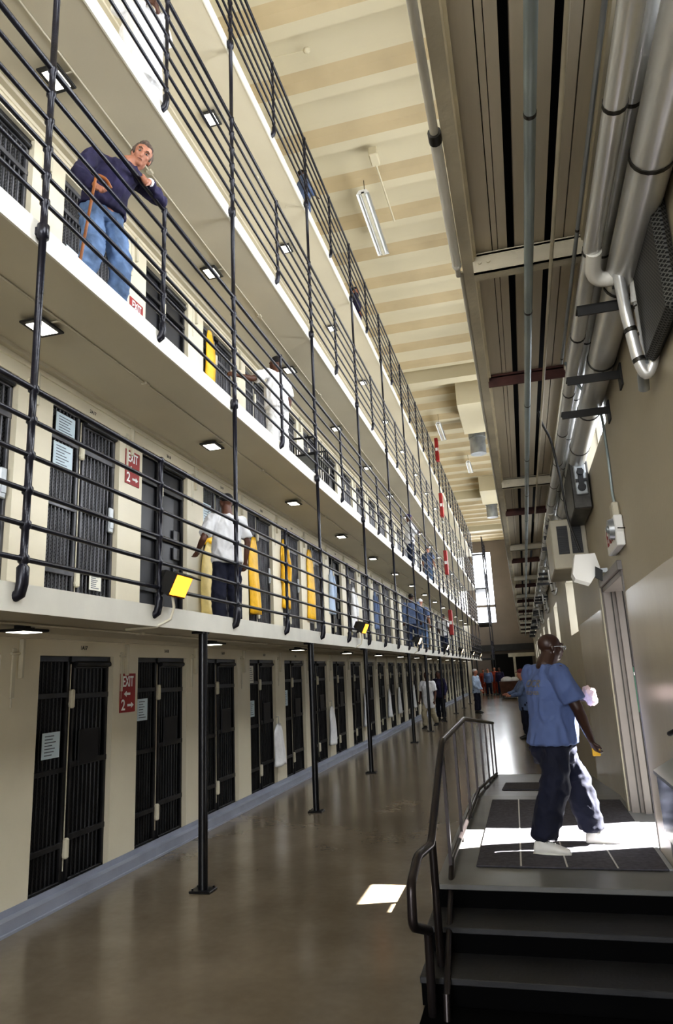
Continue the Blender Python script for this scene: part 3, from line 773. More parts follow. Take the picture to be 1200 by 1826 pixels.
# white directional device
o = empty('wireless_antenna', (.64, 6.9, 2.52), 0, 'white angular antenna box hung below the heater box', 'antenna')
c = [(-.12,0,.1),(-.08,0,.28),(.1,0,.28),(.13,0,.14),(.03,0,.0),(-.1,0,.05)]
vs = [(x,-.06,z) for x,_,z in c]+[(x,.2,z) for x,_,z in c]
MB().add(vs, [tuple(range(6)),tuple(range(11,5,-1))]+[(i,i+6,(i+1)%6+6,(i+1)%6) for i in range(6)]).build('housing', M['white'], o)
MB().obox((.11,-.07,.08),(.006,0,.05),(0,.02,0),(.03,0,-.02)).build('vent_stripes', M['louv'], o)
MB().box(.1,.2,.0,.04,.1,.14).build('bracket', M['galv'], o)
tag(MB().tube(rnd([(.36,6.4,4.12),(.40,6.75,4.1),(.47,6.85,3.98),(.52,6.88,3.55),(.54,6.9,3.15),(.62,6.9,2.83)], .1, 6), .012, 8).build('flexible_cable', M['arm']), 'black flexible cable looping down to the white antenna box', 'cable')
tag(MB().tube(rnd([(.52,5.1,4.0),(.60,5.3,3.92),(.8,5.65,3.75),(.832,5.85,3.68),(.83,5.83,3.4),(.825,5.84,3.15),(.825,5.8,3.02)], .06, 5), .011, 8).build('wall_cable', M['conduit']), 'grey conduit bending down the side wall to the exit sign', 'cable')
# exit sign with bell
o = empty('lit_exit_sign', (XR, 5.85, 2.66), 0, 'white exit sign with red letters on the side wall above the doorway', 'sign')
MB().cbox(-.07,-.005,-.28,.3,0,.24,.008).build('panel', M['white'], o)
text('EXIT', .2, M['red'], o, (-.072,.06,.13), X=(0,-1,0), sx=.95)
MB().cbox(-.06,-.005,-.2,-.06,.2,.36,.01).build('junction_box', M['lockc'], o)
MB().tube([(-.07,-.2,.14),(-.11,-.2,.14)], [.085,.075], 18).ell((-.11,-.2,.14),(.02,.03,.03)).build('bell', M['galv'], o)
MB().tube([(-.005,-.33,.12),(-.06,-.36,.12)], .005, 6).build('pull_pin', M['arm'], o)
# cabinet at the edge, with handle above
o = empty('wall_cabinet', (XR, 4.2, .78), 0, 'green-grey glass fronted cabinet on the wall beside the steps', 'cabinet')
MB().cbox(-.16,-.01,-.6,.45,.02,.36,.01).build('case', M['cabin'], o)
MB().add([(-.17,-.62,.36),(-.17,.47,.36),(0,.47,.46),(0,-.62,.46),(-.17,-.62,.38),(-.17,.47,.38),(0,.47,.48),(0,-.62,.48)],[(0,1,2,3),(4,7,6,5),(0,4,5,1),(1,5,6,2),(2,6,7,3),(3,7,4,0)]).build('sloped_top', M['cabtop'], o)
MB().cbox(-.14,-.01,-.6,.42,-.1,.02,.01).build('base_tray', M['black'], o)
tag(MB().tube([(XR,4.35,1.42),(XR-.06,4.38,1.41),(XR-.08,4.5,1.38)], .014, 8).build('wall_hook', M['black']), 'short black hook on the wall above the glass fronted cabinet', 'hook')

# ------------------------------------------------------------------ ceiling fittings
def tubelight(x, y0, y1, z, label, w=.14):
    o = empty('fluorescent_fixture', (x, y0, z), 0, label, 'light fixture', 'ceiling tube fixtures')
    L = y1-y0
    MB().add([(-w,0,0),(w,0,0),(w*.55,0,.09),(-w*.55,0,.09),(-w,L,0),(w,L,0),(w*.55,L,.09),(-w*.55,L,.09)],[(3,2,6,7),(0,3,7,4),(1,5,6,2),(0,1,2,3),(4,7,6,5)]).build('reflector', M['white'], o)
    for s in (-1, 1): MB().tube([(s*w*.4,.05,.02),(s*w*.4,L-.05,.02)], .02, 8).build('tube', M['ledface'] if w > .2 else M['white'], o)
    MB().box(-.03,.03,0,L,-.01,.04).build('spine', M['lockc'], o)
    for s in (.1, .9): MB().tube([(0,L*s,.08),(0,L*s,ZC-z-.1)], .008, 6).build('hanger', M['band'], o)
tubelight(-2.3, 12.4, 14.7, 11.6, 'open twin tube light hanging from the ceiling, nearest one')
tubelight(-2.45, 27, 29.2, 11.6, 'small tube light hanging from the ceiling before the first fan box', .12)
tubelight(-1.7, 33, 35, 11.6, 'small tube light hanging from the ceiling past the first fan box', .12)
o = empty('ceiling_bracket', (-1.9, 11.7, 11.7), 0, 'thin cream rod with a junction box fixed to the ceiling beside the tube light', 'bracket')
MB().cbox(-.09,.09,-.1,.25,.1,.3,.02).build('junction_box', M['ceil'], o); MB().tube([(0,.2,.12),(.04,2.1,.1)], .02, 8).build('rod', M['ceil'], o)
tag(MB().tube([(-3.3,9.1,12.0),(-2.55,9.15,12.0)], .008, 6).ell((-2.5,9.15,12.0),(.06,.06,.05)).build('ceiling_sensor', M['ceil']), 'small round ceiling sensor at the end of a thin wire', 'sensor')
for j, (y, lab) in enumerate(((24.2, 'cream duct box on the ceiling with a grey drum fan, nearer one'), (37.5, 'cream duct box on the ceiling with a grey drum fan, farther one'))):
    o = empty('ceiling_fan_box', (-1.05, y, 11.2), 0, lab, 'fan', 'duct boxes on the ceiling')
    MB().cbox(-.42,.45,0,3.4,.0,.95,.01).build('duct_box', M['ceil'], o)
    MB().box(-.38,.42,3.4,3.42,.05,.9).build('opening', M['void'], o)
    MB().tube([(.05,4.4,.65),(.05,4.4,.1)], .36, 24).build('drum', M['galv'], o)
    MB().tube([(.05,4.4,.1),(.05,4.4,-.6)], .33, 24).build('motor_cover', M['galv'], o)
    MB().box(-.05,.15,3.4,4.1,.3,.5).build('arm', M['galv'], o)

# stair landings at the end of the walkways
o = empty('end_stair_tower', (-2.5, 52, 0), 0, 'dark open stair tower silhouetted before the tall far window', 'stairs')
for t in range(1, 5):
    z = TZ[t]
    MB().box(-.5,.35,-2,2.,z-.1,z).build('landing', M['arm'], o)
    mb = MB()
    for h in (.35,.65,.95,1.2): mb.tube([(.35,-2,z+h),(.35,2,z+h)], .03, 6)
    for q in range(5): mb.tube([(.35,-2+q,z),(.35,-2+q,z+1.2)], .03, 6)
    mb.build('railing', M['rail'], o)
for q in (-1.9, 1.9): MB().tube([(.35,q,0),(.35,q,11.0)], .04, 8).build('post', M['pole'], o)

# ------------------------------------------------------------------ people
def remesh(mb, name, mats, vox, parent, smooth=4, fold=0., fs=6., origin=(0,0,0), fstretch=(1,1,.5)):
    o = bpy.data.objects.new(name, mb.mesh(name, mats)); col.objects.link(o)
    m = o.modifiers.new('r', 'REMESH'); m.mode = 'VOXEL'; m.voxel_size = vox; m.use_smooth_shade = True
    s = o.modifiers.new('s', 'SMOOTH'); s.iterations = smooth; s.factor = .5
    dg = bpy.context.evaluated_depsgraph_get(); dg.update()
    me = bpy.data.meshes.new_from_object(o.evaluated_get(dg)); me.name = name
    bpy.data.objects.remove(o)
    if fold:
        ns = [v.normal.copy() for v in me.vertices]
        for v, nn in zip(me.vertices, ns):
            p = V((v.co.x*fs*fstretch[0], v.co.y*fs*fstretch[1], v.co.z*fs*fstretch[2]))
            f = noise.noise(p)+.5*noise.noise(p*2.3)
            f = 1-abs(f)*2.2
            v.co += nn*fold*max(-.3, min(.7, f-.3))
    me.transform(Matrix.Translation(-V(origin)))
    if not me.materials: me.materials.append(mats)
    me.polygons.foreach_set('use_smooth', [True]*len(me.polygons))
    o = bpy.data.objects.new(name, me); col.objects.link(o); o.parent = parent
    return o

def stand(loc, yaw, h=1.75, **kw):
    """joints of a standing figure in world space; yaw: heading angle of the facing direction in degrees (0 = +x, 90 = +y)"""
    f = V((math.cos(math.radians(yaw)), math.sin(math.radians(yaw)), 0)); r = V((f.y, -f.x, 0)); u = V((0,0,1)); L = V(loc)
    W = lambda x, y, z: L+r*(x*h)+f*(y*h)+u*(z*h)
    J = dict(h=h, f=f, r=r,
        pelvis=W(0,0,.53), waist=W(0,.005,.61), chest=W(0,.012,.72), neck=W(0,-.008,.835), head=W(0,.012,.925),
        shR=W(.112,0,.80), shL=W(-.112,0,.80), elR=W(.15,-.01,.625), elL=W(-.15,-.01,.625), wrR=W(.15,.045,.49), wrL=W(-.15,.045,.49),
        hipR=W(.052,0,.5), hipL=W(-.052,0,.5), knR=W(.062,.012,.28), knL=W(-.062,.012,.28), anR=W(.065,-.01,.045), anL=W(-.065,-.01,.045),
        hf=f.copy(), hu=u.copy(), tR=f.copy(), tL=f.copy(), fat=1.)
    for k, v in kw.items():
        if isinstance(v, tuple) and len(v) == 3 and k not in ('hf','hu','tR','tL'): J[k] = W(*v)
        elif k in ('hf','tR','tL','hu'): 
            v = V(v); J[k] = (r*v.x+f*v.y+u*v.z).normalized()
        else: J[k] = v
    return J

def hand(mb, w, el, J, side, curl=.5, fw=None):
    h = J['h']; d = (fw or (w-el)).normalized()
    a, b = frame(d, J['f'])      # a: across, b: towards palm-ish front
    s = h*.108/.19
    k = h/1.75
    c = w+d*.045*k
    mb.rings([(w-d*.01, a*.024*k, b*.018*k), (w+d*.03*k, a*.036*k, b*.016*k), (w+d*.075*k, a*.042*k, b*.015*k), (w+d*.095*k, a*.036*k, b*.011*k)], 12)
    inward = -a if side == 'R' else a
    for i, (off, L) in enumerate(((-.031,.062),(-.0105,.074),(.0105,.07),(.031,.056))):
        p = w+d*.088*k+a*off*k; bend = J.get('palm', b)
        p1 = p+(d*math.cos(curl*.7)+bend*math.sin(curl*.7))*L*.45*k
        p2 = p1+(d*math.cos(curl*1.8)+bend*math.sin(curl*1.8))*L*.32*k
        p3 = p2+(d*math.cos(curl*2.6)+bend*math.sin(curl*2.6))*L*.25*k
        mb.tube([p-d*.02*k, p, p1, p2, p3], [.010*k,.0102*k,.0096*k,.009*k,.007*k], 8)
    t = w+d*.03*k+a*.032*k
    mb.tube([t-a*.015*k, t+(a*.6+d*.7+b*.4)*.03*k, t+(a*.55+d*1.5+b*.7)*.035*k], [.014*k,.012*k,.009*k], 8)

def person(label, J, skin, shirt, trousers, shoes, hair=None, vox=.02, sleeve='short', face=False, cap=None, hem=.45, shoe_m=None, extra_group=None, apron=0, curlR=.5, curlL=.5, fw={}, long_top=0):
    h = J['h']; f, r, u = J['f'], J['r'], V((0,0,1)); fat = J['fat']; k = h/1.75
    base = (J['anR']+J['anL'])/2; base = V((base.x, base.y, min(J['anR'].z, J['anL'].z)-.045*h))
    root = empty('person', base, 0, label, 'person', extra_group)
    tf = (J['chest']-J['pelvis']).normalized(); tr = (J['shR']-J['shL']).normalized(); tfd = tf.cross(tr).normalized()
    pr = (J['hipR']-J['hipL']).normalized(); pfd = V((0,0,1)).cross(pr).normalized()
    # --- body (one skin surface)
    mb = MB()
    mb.rings([(J['pelvis']-u*.06*k, pr*.14*k*fat**.5, pfd*.10*k*fat), (J['pelvis'], pr*.155*k*fat**.5, pfd*.11*k*fat), (J['waist'], tr*.135*k*fat**.7, tfd*.10*k*fat), (J['chest'], tr*.155*k, tfd*.115*k), (J['neck']-tf*.05*k, tr*.12*k, tfd*.07*k), (J['neck']+tf*.0*k, tr*.06*k, tfd*.055*k)], 18)
    hu, hf = J['hu'].normalized(), J['hf'].normalized(); hr = hf.cross(hu).normalized(); hu = hr.cross(hf).normalized()
    H = J['head']
    mb.cap(J['neck']-tf*.02, .068*k*fat**.6, H-hu*.06*k-hf*.01, .060*k*fat**.6)
    for s in 'RL':
        sh, el, wr = J['sh'+s], J['el'+s], J['wr'+s]
        mb.cap(J['neck']-tf*.07*k, .06*k, sh, .055*k); mb.cap(sh, .056*k*fat**.4, el, .042*k*fat**.4)
        mid = el+(wr-el)*.3
        mb.cap(el, .041*k*fat**.3, mid, .042*k*fat**.3); mb.cap(mid, .042*k*fat**.3, wr, .027*k)
        hand(mb, wr, el, J, s, curlR if s == 'R' else curlL, fw.get(s))
        hp, kn, an = J['hip'+s], J['kn'+s], J['an'+s]
        mb.cap(hp, .085*k, kn, .055*k); mb.cap(kn, .055*k, kn+(an-kn)*.3, .055*k); mb.cap(kn+(an-kn)*.3, .055*k, an, .037*k)
    ax = (hr, hf, hu)
    fr_ = lambda x, y, z: H+hr*x*k+hf*y*k+hu*z*k
    mb.ell(fr_(0,-.012,.032), (.077*k,.097*k,.083*k), ax, 20, 14)
    mb.ell(fr_(0,.022,-.03), (.062*k,.072*k,.082*k), ax, 18, 12)
    mb.ell(fr_(0,.052,-.085), (.036*k,.034*k,.03*k), ax); mb.ell(fr_(.0,.0,-.07), (.06*k,.06*k,.045*k), ax)
    for s in (-1, 1):
        mb.ell(fr_(s*.04,.062,-.02), (.022*k,.02*k,.024*k), ax); mb.ell(fr_(s*.03,.082,.026), (.03*k,.014*k,.011*k), ax)
        mb.ell(fr_(s*.078,-.005,-.01), (.011*k,.02*k,.034*k), ax)
    mb.rings([(fr_(0,.088,.018), hr*.008*k, hu*.008*k),(fr_(0,.1,-.005), hr*.011*k, hu*.014*k),(fr_(0,.112,-.03), hr*.018*k, hu*.013*k),(fr_(0,.098,-.04), hr*.017*k, hu*.006*k)], 10)
    mb.ell(fr_(0,.088,-.058), (.024*k,.010*k,.007*k), ax); mb.ell(fr_(0,.085,-.070), (.022*k,.010*k,.007*k), ax)
    remesh(mb, 'body', skin, vox if not face else .0075, root, 3 if face else 2, origin=base)
    def rel(p): return p-base
    if face:
        for s in (-1, 1):
            e = MB().ell(rel(fr_(s*.031,.083,.004)), (.013*k,.010*k,.009*k), ax, 12, 8).build('eye', M['eyew'], root)
            MB().ell(rel(fr_(s*.031,.0915,.003)), (.0055*k,.003*k,.0055*k), ax, 10, 6).build('iris', M['eyed'], e)
            MB().tube([rel(fr_(s*.014,.098,.022)), rel(fr_(s*.032,.1,.028)), rel(fr_(s*.05,.086,.022))], [.003,.005,.003], 6).build('eyebrow', hair or M['hairk'], root)
        MB().tube([rel(fr_(-.022,.092,-.064)), rel(fr_(0,.1,-.062)), rel(fr_(.022,.092,-.064))], [.002,.0035,.002], 6).build('lips', M['lip'], root)
    # --- shirt
    mb = MB(); g = .022*k
    hz = J['pelvis']+(J['pelvis']-J['chest'])*(.45-hem)*0
    bot = J['pelvis']-tf*(.53-hem)*h if not long_top else J['pelvis']-u*long_top
    belly = .055*(fat-1)*3*k
    secs = [(bot, pr*(.175*k*fat**.8+g), pfd*(.13*k*fat+g)), (J['pelvis']+tf*.03+tfd*belly*.4, pr*(.165*k*fat**.6+g), pfd*(.115*k*fat+g+belly*.2)), (J['waist']+tfd*belly*.6, tr*(.15*k*fat**.8+g), tfd*(.11*k*fat+g+belly*.4)), (J['waist']*.5+J['chest']*.5+tfd*belly*.35, tr*(.158*k*fat**.6+g), tfd*(.115*k*fat**.7+g+belly*.3)),
            (J['chest'], tr*(.165*k*fat**.4+g), tfd*(.118*k*fat**.6+g)), (J['neck']-tf*.06*k, tr*(.15*k), tfd*(.088*k)), (J['neck']-tf*.012*k, tr*.078*k*fat**.4, tfd*.07*k)]
    mb.rings(secs, 22)
    for s in 'RL':
        sh, el, wr = J['sh'+s], J['el'+s], J['wr'+s]
        mb.cap(J['neck']-tf*.075*k, .065*k, sh-tf*.01, .07*k*fat**.3)
        if sleeve == 'short':
            e = sh+(el-sh)*.82; mb.tube([sh, e], [.074*k*fat**.5, .075*k*fat**.6], 14)
        else:
            mb.cap(sh, .074*k*fat**.3, el, .06*k); mb.tube([el, wr+(el-wr)*.06], [.06*k, .042*k], 14)
    sv = max(vox*.8, .012)
    remesh(mb, 'shirt', shirt, sv if not face else .011, root, 3, fold=.017*k if vox < .025 else 0, fs=7.5, origin=base)
    # --- trousers
    mb = MB()
    mb.rings([(J['pelvis']-u*.115*k, pr*.13*k*fat**.4, pfd*.10*k*fat**.6), (J['pelvis']-u*.04*k, pr*(.160*k*fat**.5), pfd*.112*k*fat**.8), (J['pelvis']+u*.05*k, pr*.148*k*fat**.5, pfd*.102*k*fat**.8)], 20)
    if fat > 1.3: mb.rings([(J['pelvis']-u*.27*k, pr*.11*k, pfd*.16*k), (J['pelvis']-u*.16*k, pr*.17*k, pfd*.19*k), (J['pelvis']-u*.04*k, pr*.165*k, pfd*.145*k)], 20)
    for s in 'RL':
        hp, kn, an = J['hip'+s], J['kn'+s], J['an'+s]
        mb.cap(hp, .096*k*fat**.3, kn, .082*k*fat**1.0)
        e = an+(kn-an)*.10
        mb.tube([kn, kn+(e-kn)*.5, e, e-u*.01], [.082*k*fat**1.0,.082*k*fat**.9,.078*k*fat**.6,.062*k], 14)
    remesh(mb, 'trousers', trousers, sv if not face else .011, root, 3, fold=.018*k if vox < .025 else 0, fs=7., origin=base, fstretch=(1,1,.8))
    # --- shoes
    for s in 'RL':
        an = J['an'+s]; t = J['t'+s].normalized(); t = V((t.x,t.y,0)).normalized(); sd = V((t.y,-t.x,0)); z0 = an.z-.045*h
        A = V((an.x,an.y,z0))
        mb = MB().rings([(A-t*.07*k+u*.03, sd*.02*k, u*.02), (A-t*.06*k+u*.045, sd*.037*k, u*.044), (A+t*.02*k+u*.05, sd*.042*k, u*.05), (A+t*.09*k+u*.04, sd*.048*k, u*.038), (A+t*.16*k+u*.028, sd*.05*k, u*.026), (A+t*.205*k+u*.02, sd*.03*k, u*.018)], 14)
        mb.tube([A+u*.04, A-t*.0+u*.1*k], [.042*k,.045*k], 12)
        o = remesh(mb, 'shoe', shoes, max(vox*.5,.009), root, 2, origin=base)
        if face:
            MB().rings([(rel(A-t*.075*k+u*.008), sd*.03*k, t*.001), (rel(A+t*.0+u*.008), sd*.044*k, u*.008), (rel(A+t*.12*k+u*.008), sd*.053*k, u*.008), (rel(A+t*.21*k+u*.008), sd*.03*k, u*.006)], 10).build('sole', shoes, o)
            mb = MB()
            for q in range(4): p = rel(A+t*(.05+q*.022)*k+u*(.088-q*.009)); mb.tube([p-sd*.025, p+sd*.025], .004, 6)
            mb.build('laces', M['white'], o)
    # --- hair or cap
    if cap:
        mb = MB().ell(rel(fr_(0,-.012,.055)), (.086*k,.104*k,.078*k), ax); mb.ell(rel(fr_(0,.09,.045)), (.06*k,.05*k,.01*k), ax) if cap is not M['purple'] else None
        mb.build('cap', cap, root)
    elif hair:
        mb = MB()
        if face:    # receding, thick at back and sides
            mb.ell(fr_(0,-.03,.045), (.084*k,.092*k,.08*k), ax); mb.ell(fr_(0,.02,.088), (.058*k,.06*k,.035*k), ax)
            for s in (-1,1): mb.ell(fr_(s*.072,-.02,.01), (.02*k,.045*k,.05*k), ax)
        else: mb.ell(fr_(0,-.022,.045), (.084*k,.1*k,.08*k), ax)
        remesh(mb, 'hair', hair, .012 if face else .02, root, 2, fold=.01 if face else 0, fs=18, origin=base)
    return root, base

# the stout man on the platform, walking towards the doorway
f15 = 33
J = stand((.145, 5.95, PZ), f15, 1.67, fat=1.38,
    chest=(0,.008,.72), neck=(0,.01,.83), head=(.0,.048,.905), hf=(.3,1,-.05), hu=(0,.05,1),
    shR=(.125,-.01,.79), shL=(-.125,-.0,.79), elR=(.165,.04,.625), wrR=(.15,.105,.48),
    elL=(-.16,.09,.63), wrL=(-.05,.21,.655),
    hipR=(.06,-.025,.5), hipL=(-.06,.035,.5),
    knR=(.06,-.055,.27), anR=(.045,-.14,.05), knL=(-.03,.135,.27), anL=(-.005,.175,.045),
    tR=(.8,1,0), tL=(.55,.84,0))
J['fat'] = 1.38
P1, b1 = person('stout bald man in a blue tee, navy trousers and white sneakers on the platform', J, M['skin1'], M['bluetee'], M['navy'], M['shoew'], None, .014, face=True, hem=.465, curlR=.7, curlL=.8)
# glasses, shirt lettering as children
hf, hu = J['hf'], J['hu']; hr = hf.cross(hu).normalized(); kk = 1.67/1.75
fr_ = lambda x, y, z: J['head']+hr*x*kk+hf*y*kk+hu*z*kk-b1
mb = MB()
for s in (-1, 1):
    c = fr_(s*.033,.112,.0); pts = [c+(hr*math.cos(a)*.024+hu*math.sin(a)*.017) for a in [i*PI/6 for i in range(13)]]
    mb.tube(pts, .0028, 6, cap=False); mb.tube([fr_(s*.057,.108,.006), fr_(s*.082,.03,.008), fr_(s*.084,-.02,.0)], .0028, 6)
mb.tube([fr_(-.01,.114,.003), fr_(.01,.114,.003)], .0028, 6)
mb.build('glasses', M['galv'], P1)
shirt = [c for c in P1.children if c.name.startswith('shirt')][0]
from mathutils.bvhtree import BVHTree
bv = BVHTree.FromPolygons([v.co for v in shirt.data.vertices], [tuple(p.vertices) for p in shirt.data.polygons])
for body, size, dz in (('CDCR', .075, .03), ('PRISONER', .04, -.04)):
    t_ = text(body, size, M['gold'], P1, (0,0,0), X=J['r'], Y=(0,0,1), name='shirt_lettering', ext=.001)
    C0 = J['chest']-b1-J['f']*.5+V((0,0,dz)); ml = t_.matrix_basis.copy(); t_.matrix_basis = Matrix()
    for v in t_.data.vertices:
        q = C0+(ml @ v.co)
        hit = bv.ray_cast(q, J['f'])[0]
        v.co = (hit-J['f']*.004) if hit is not None else q+J['f']*.33
# what he carries
hl = J['wrL']+(J['wrL']-J['elL']).normalized()*.09
o = empty('crumpled_bag', hl, 0, 'crumpled pink and white paper bag held out by the stout man', 'bag')
mb = MB(); random.seed(3)
for i in range(7): mb.ell(V((random.uniform(-.03,.04), random.uniform(-.03,.03), random.uniform(-.03,.05))), (random.uniform(.03,.05),)*3, nu=8, nv=6)
remesh(mb, 'paper', M['pink'], .01, o, 1, fold=.012, fs=22)
hr_ = J['wrR']+(J['wrR']-J['elR']).normalized()*.1
o = empty('yellow_packet', hr_, 0, 'small yellow packet in the lowered hand of the stout man', 'packet')
MB().cbox(-.03,.03,-.012,.012,-.03,.035,.006).build('wrapper', M['yellow'], o)

# man leaning on the third walkway railing, joints straight in world space
def world_person(**kw): return {k: (V(v) if isinstance(v, tuple) else v) for k, v in kw.items()}
z3 = TZ[2]
fwd = V((.86,-.5,0)).normalized(); rt = V((fwd.y, -fwd.x, 0))
J2 = world_person(h=1.78, f=fwd, r=rt, fat=1.12,
    pelvis=(-3.14,4.56,z3+.93), waist=(-3.12,4.55,z3+1.05), chest=(-3.03,4.53,z3+1.22), neck=(-2.92,4.59,z3+1.40), head=(-2.82,4.645,z3+1.485),
    shR=(-3.10,4.34,z3+1.30), shL=(-2.92,4.76,z3+1.345), elR=(-3.12,4.17,z3+1.01), wrR=(-2.98,4.22,z3+.9),
    elL=(-2.83,4.99,z3+1.285), wrL=(-2.79,4.72,z3+1.27),
    hipR=(-3.18,4.47,z3+.88), hipL=(-3.1,4.64,z3+.88), knR=(-3.12,4.42,z3+.5), knL=(-3.02,4.68,z3+.5), anR=(-3.2,4.38,z3+.08), anL=(-3.08,4.72,z3+.08),
    hf=(.60,-.74,-.36), hu=(.20,.30,.93), tR=(.86,-.5,0), tL=(.9,-.3,0))
P2, b2 = person('man in a navy sweater and blue jeans leaning on the third walkway railing', J2, M['skin2'], M['sweater'], M['jeans'], M['shoek'], M['hairg'], .014, sleeve='long', face=True, hem=.52, curlR=1.0, curlL=.9, fw={'L': V((-.1,-.75,-.55))})
MB().rings([(J2['pelvis']+V((0,0,.06))-b2, J2['r']*.185, J2['f']*.14), (J2['pelvis']+V((0,0,.10))-b2, J2['r']*.185, J2['f']*.14)], 20).build('belt', M['leather'], P2)
wp = J2['wrL']-b2; MB().tube([wp+V((0,.05,.01)), wp+V((0,.01,.0))], .04, 14).build('wrist_brace', M['whtee'], P2)
o = empty('walking_cane', (-2.93, 4.05, z3), 0, 'orange-brown wooden cane held by the man in the navy sweater', 'cane')
MB().tube([(0,-.06,0), (-.0,.1,.9)], .012, 8).build('shaft', M['wood'], o); MB().tube(rnd([(0,.1,.9),(0,.12,.95),(.04,.18,.95),(.05,.24,.9)], .04), .014, 8).build('handle', M['wood'], o)
MB().tube([(0,-.062,-.0),(0,-.058,.03)], .016, 8).build('rubber_tip', M['black'], o)

# others on the walkways
def P(label, loc, yaw, h, skin, shirt, tr, shoe='shoek', hair='hairk', vox=.022, **kw):
    pk = {q: kw.pop(q) for q in ('sleeve','cap','hem','long_top','curlR','curlL') if q in kw}
    return person(label, stand(loc, yaw, h, **kw), M[skin], M[shirt], M[tr], M[shoe], M[hair] if hair else None, vox, **pk)
P('person in a long white shirt on the fourth walkway at the top of the frame', (-3.24,5.25,TZ[3]), -30, 1.85, 'skin3','whtee','cloth','shoew','hairk', .016, elR=(.15,.02,.65), wrR=(.04,.13,.70), elL=(-.15,.03,.65), wrL=(-.03,.14,.68), long_top=.5, fat=1.25, sleeve='long', anR=(.1,0,.045), anL=(-.1,0,.045))
P('man in a white tee and pale shorts reaching out behind the third walkway railing', (-3.25,9.35,TZ[2]), 160, 1.8, 'skin3','whtee','cloth','shoew','hairk', .016, elL=(-.25,.06,.72), wrL=(-.36,.12,.73), fat=1.15, hem=.5)
P('man in a white tee and navy trousers with his back turned on the second walkway', (-3.5,7.98,TZ[1]), 140, 1.74, 'skin3','greytee','navy','shoek','hairk', .014, elR=(.17,.0,.64), wrR=(.17,.04,.5), elL=(-.2,-.03,.63), wrL=(-.2,.07,.56), fat=1.1, hem=.47)
P('man in a purple cap, white shirt and dark jeans on the third walkway', (-3.12,21.3,TZ[2]), 20, 1.8, 'skin3','whtee','dkjeans', cap=M['purple'], wrR=(.02,.14,.66), elR=(.16,.05,.66), sleeve='long', wrL=(-.02,.14,.66), elL=(-.16,.05,.66))
P('man in a blue shirt standing beside a white-capped man on the second walkway', (-3.2,21.2,TZ[1]), 100, 1.72, 'skin3','chambray','dkjeans', sleeve='long')
P('man in a white cap and blue clothes, nearer the hall, on the second walkway', (-3.26,23.6,TZ[1]), 80, 1.78, 'skin2','chambray','jeans', cap=M['whtee'])
P('person in a blue top behind the top walkway railing', (-3.26,11.2,TZ[4]), 20, 1.72, 'skin3','chambray','dkjeans', sleeve='long', wrR=(.02,.14,.66), elR=(.16,.05,.66))
P('person in dark clothes farther along behind the top walkway railing', (-3.26,15.6,TZ[4]), 20, 1.7, 'skin2','sweater','navy', sleeve='long')
P('man in a white shirt beyond the red cabinet on the second walkway', (-3.26,30.5,TZ[1]), 60, 1.75, 'skin3','whtee','dkjeans')
P('man in a blue shirt between railing bars near the red cabinet, third walkway', (-3.26,26.8,TZ[2]), 60, 1.7, 'skin2','chambray','jeans')
#P('man in blue denim farther along the second walkway behind a flood lamp', (-3.1,27.2,TZ[1]), 60, 1.65, 'skin2','chambray','dkjeans')
# people on the floor
P('man in a long white top and pale trousers walking between the black columns', (-3.05,22.4,0), 250, 1.75, 'skin3','whtee','tan','shoek', long_top=.3, knR=(.06,.08,.28), anR=(.06,.06,.05), knL=(-.06,-.02,.28), anL=(-.06,-.16,.09))
P('man in dark blue standing behind a black column on the floor', (-3.1,26,0), 240, 1.75, 'skin3','sweater','navy', sleeve='long')
P('white-haired man in a pale blue shirt and dark trousers standing on the floor', (-2.02,29.4,0), -20, 1.76, 'skin2','paleshirt','navy','shoek','hairw', sleeve='long', wrR=(.05,.12,.52), elR=(.15,.02,.63), wrL=(-.05,.12,.52), elL=(-.15,.02,.63))
P('man in a maroon cap and grey-blue shirt with his arms forward on the floor', (-.12,18.8,0), 190, 1.72, 'skin2','chambray','navy','shoek', cap=M['maroon'], elR=(.15,.1,.66), wrR=(.1,.22,.64), elL=(-.15,.08,.64), wrL=(-.1,.2,.62), sleeve='long', hem=.4)
P('person in dark purple-blue just behind the maroon-capped man', (.1,22,0), 180, 1.72, 'skin3','sweater','navy','shoek', sleeve='long')
P('distant man in a light blue shirt at the end of the floor', (-2.35,46,0), 260, 1.75, 'skin2','chambray','navy','shoek', sleeve='long', vox=.035)
P('distant person in an orange jumpsuit at the end of the floor, taller one', (-2.0,47.5,0), 270, 1.8, 'skin2','orange','orange','shoek', sleeve='long', vox=.035)
P('distant person in an orange jumpsuit half hidden beside the columns', (-2.75,48,0), 270, 1.7, 'skin2','orange','orange','shoek', sleeve='long', vox=.035)
P('distant dark-clothed person beside the brown cart', (-1.65,46.5,0), 250, 1.75, 'skin3','sweater','navy','shoek', sleeve='long', vox=.035)
# brown cart
o = empty('laundry_cart', (-.95, 42, 0), 0, 'brown laundry cart piled with bags at the end of the floor', 'cart')
MB().add([(-.5,-.4,.15),(.5,-.4,.15),(.5,.4,.15),(-.5,.4,.15),(-.6,-.5,.95),(.6,-.5,.95),(.6,.5,.95),(-.6,.5,.95)],[(0,3,2,1),(4,5,6,7),(0,1,5,4),(1,2,6,5),(2,3,7,6),(3,0,4,7)]).build('tub', M['brown'], o)
MB().ell((-.15,0,1.0),(.35,.35,.22)).ell((.25,.1,1.0),(.28,.3,.18)).build('contents', M['cloth'], o)
for a in (-1,1):
    for b in (-1,1): MB().tube([(a*.4-.02,b*.3,.07),(a*.4+.02,b*.3,.07)], .07, 12).build('wheel', M['black'], o)
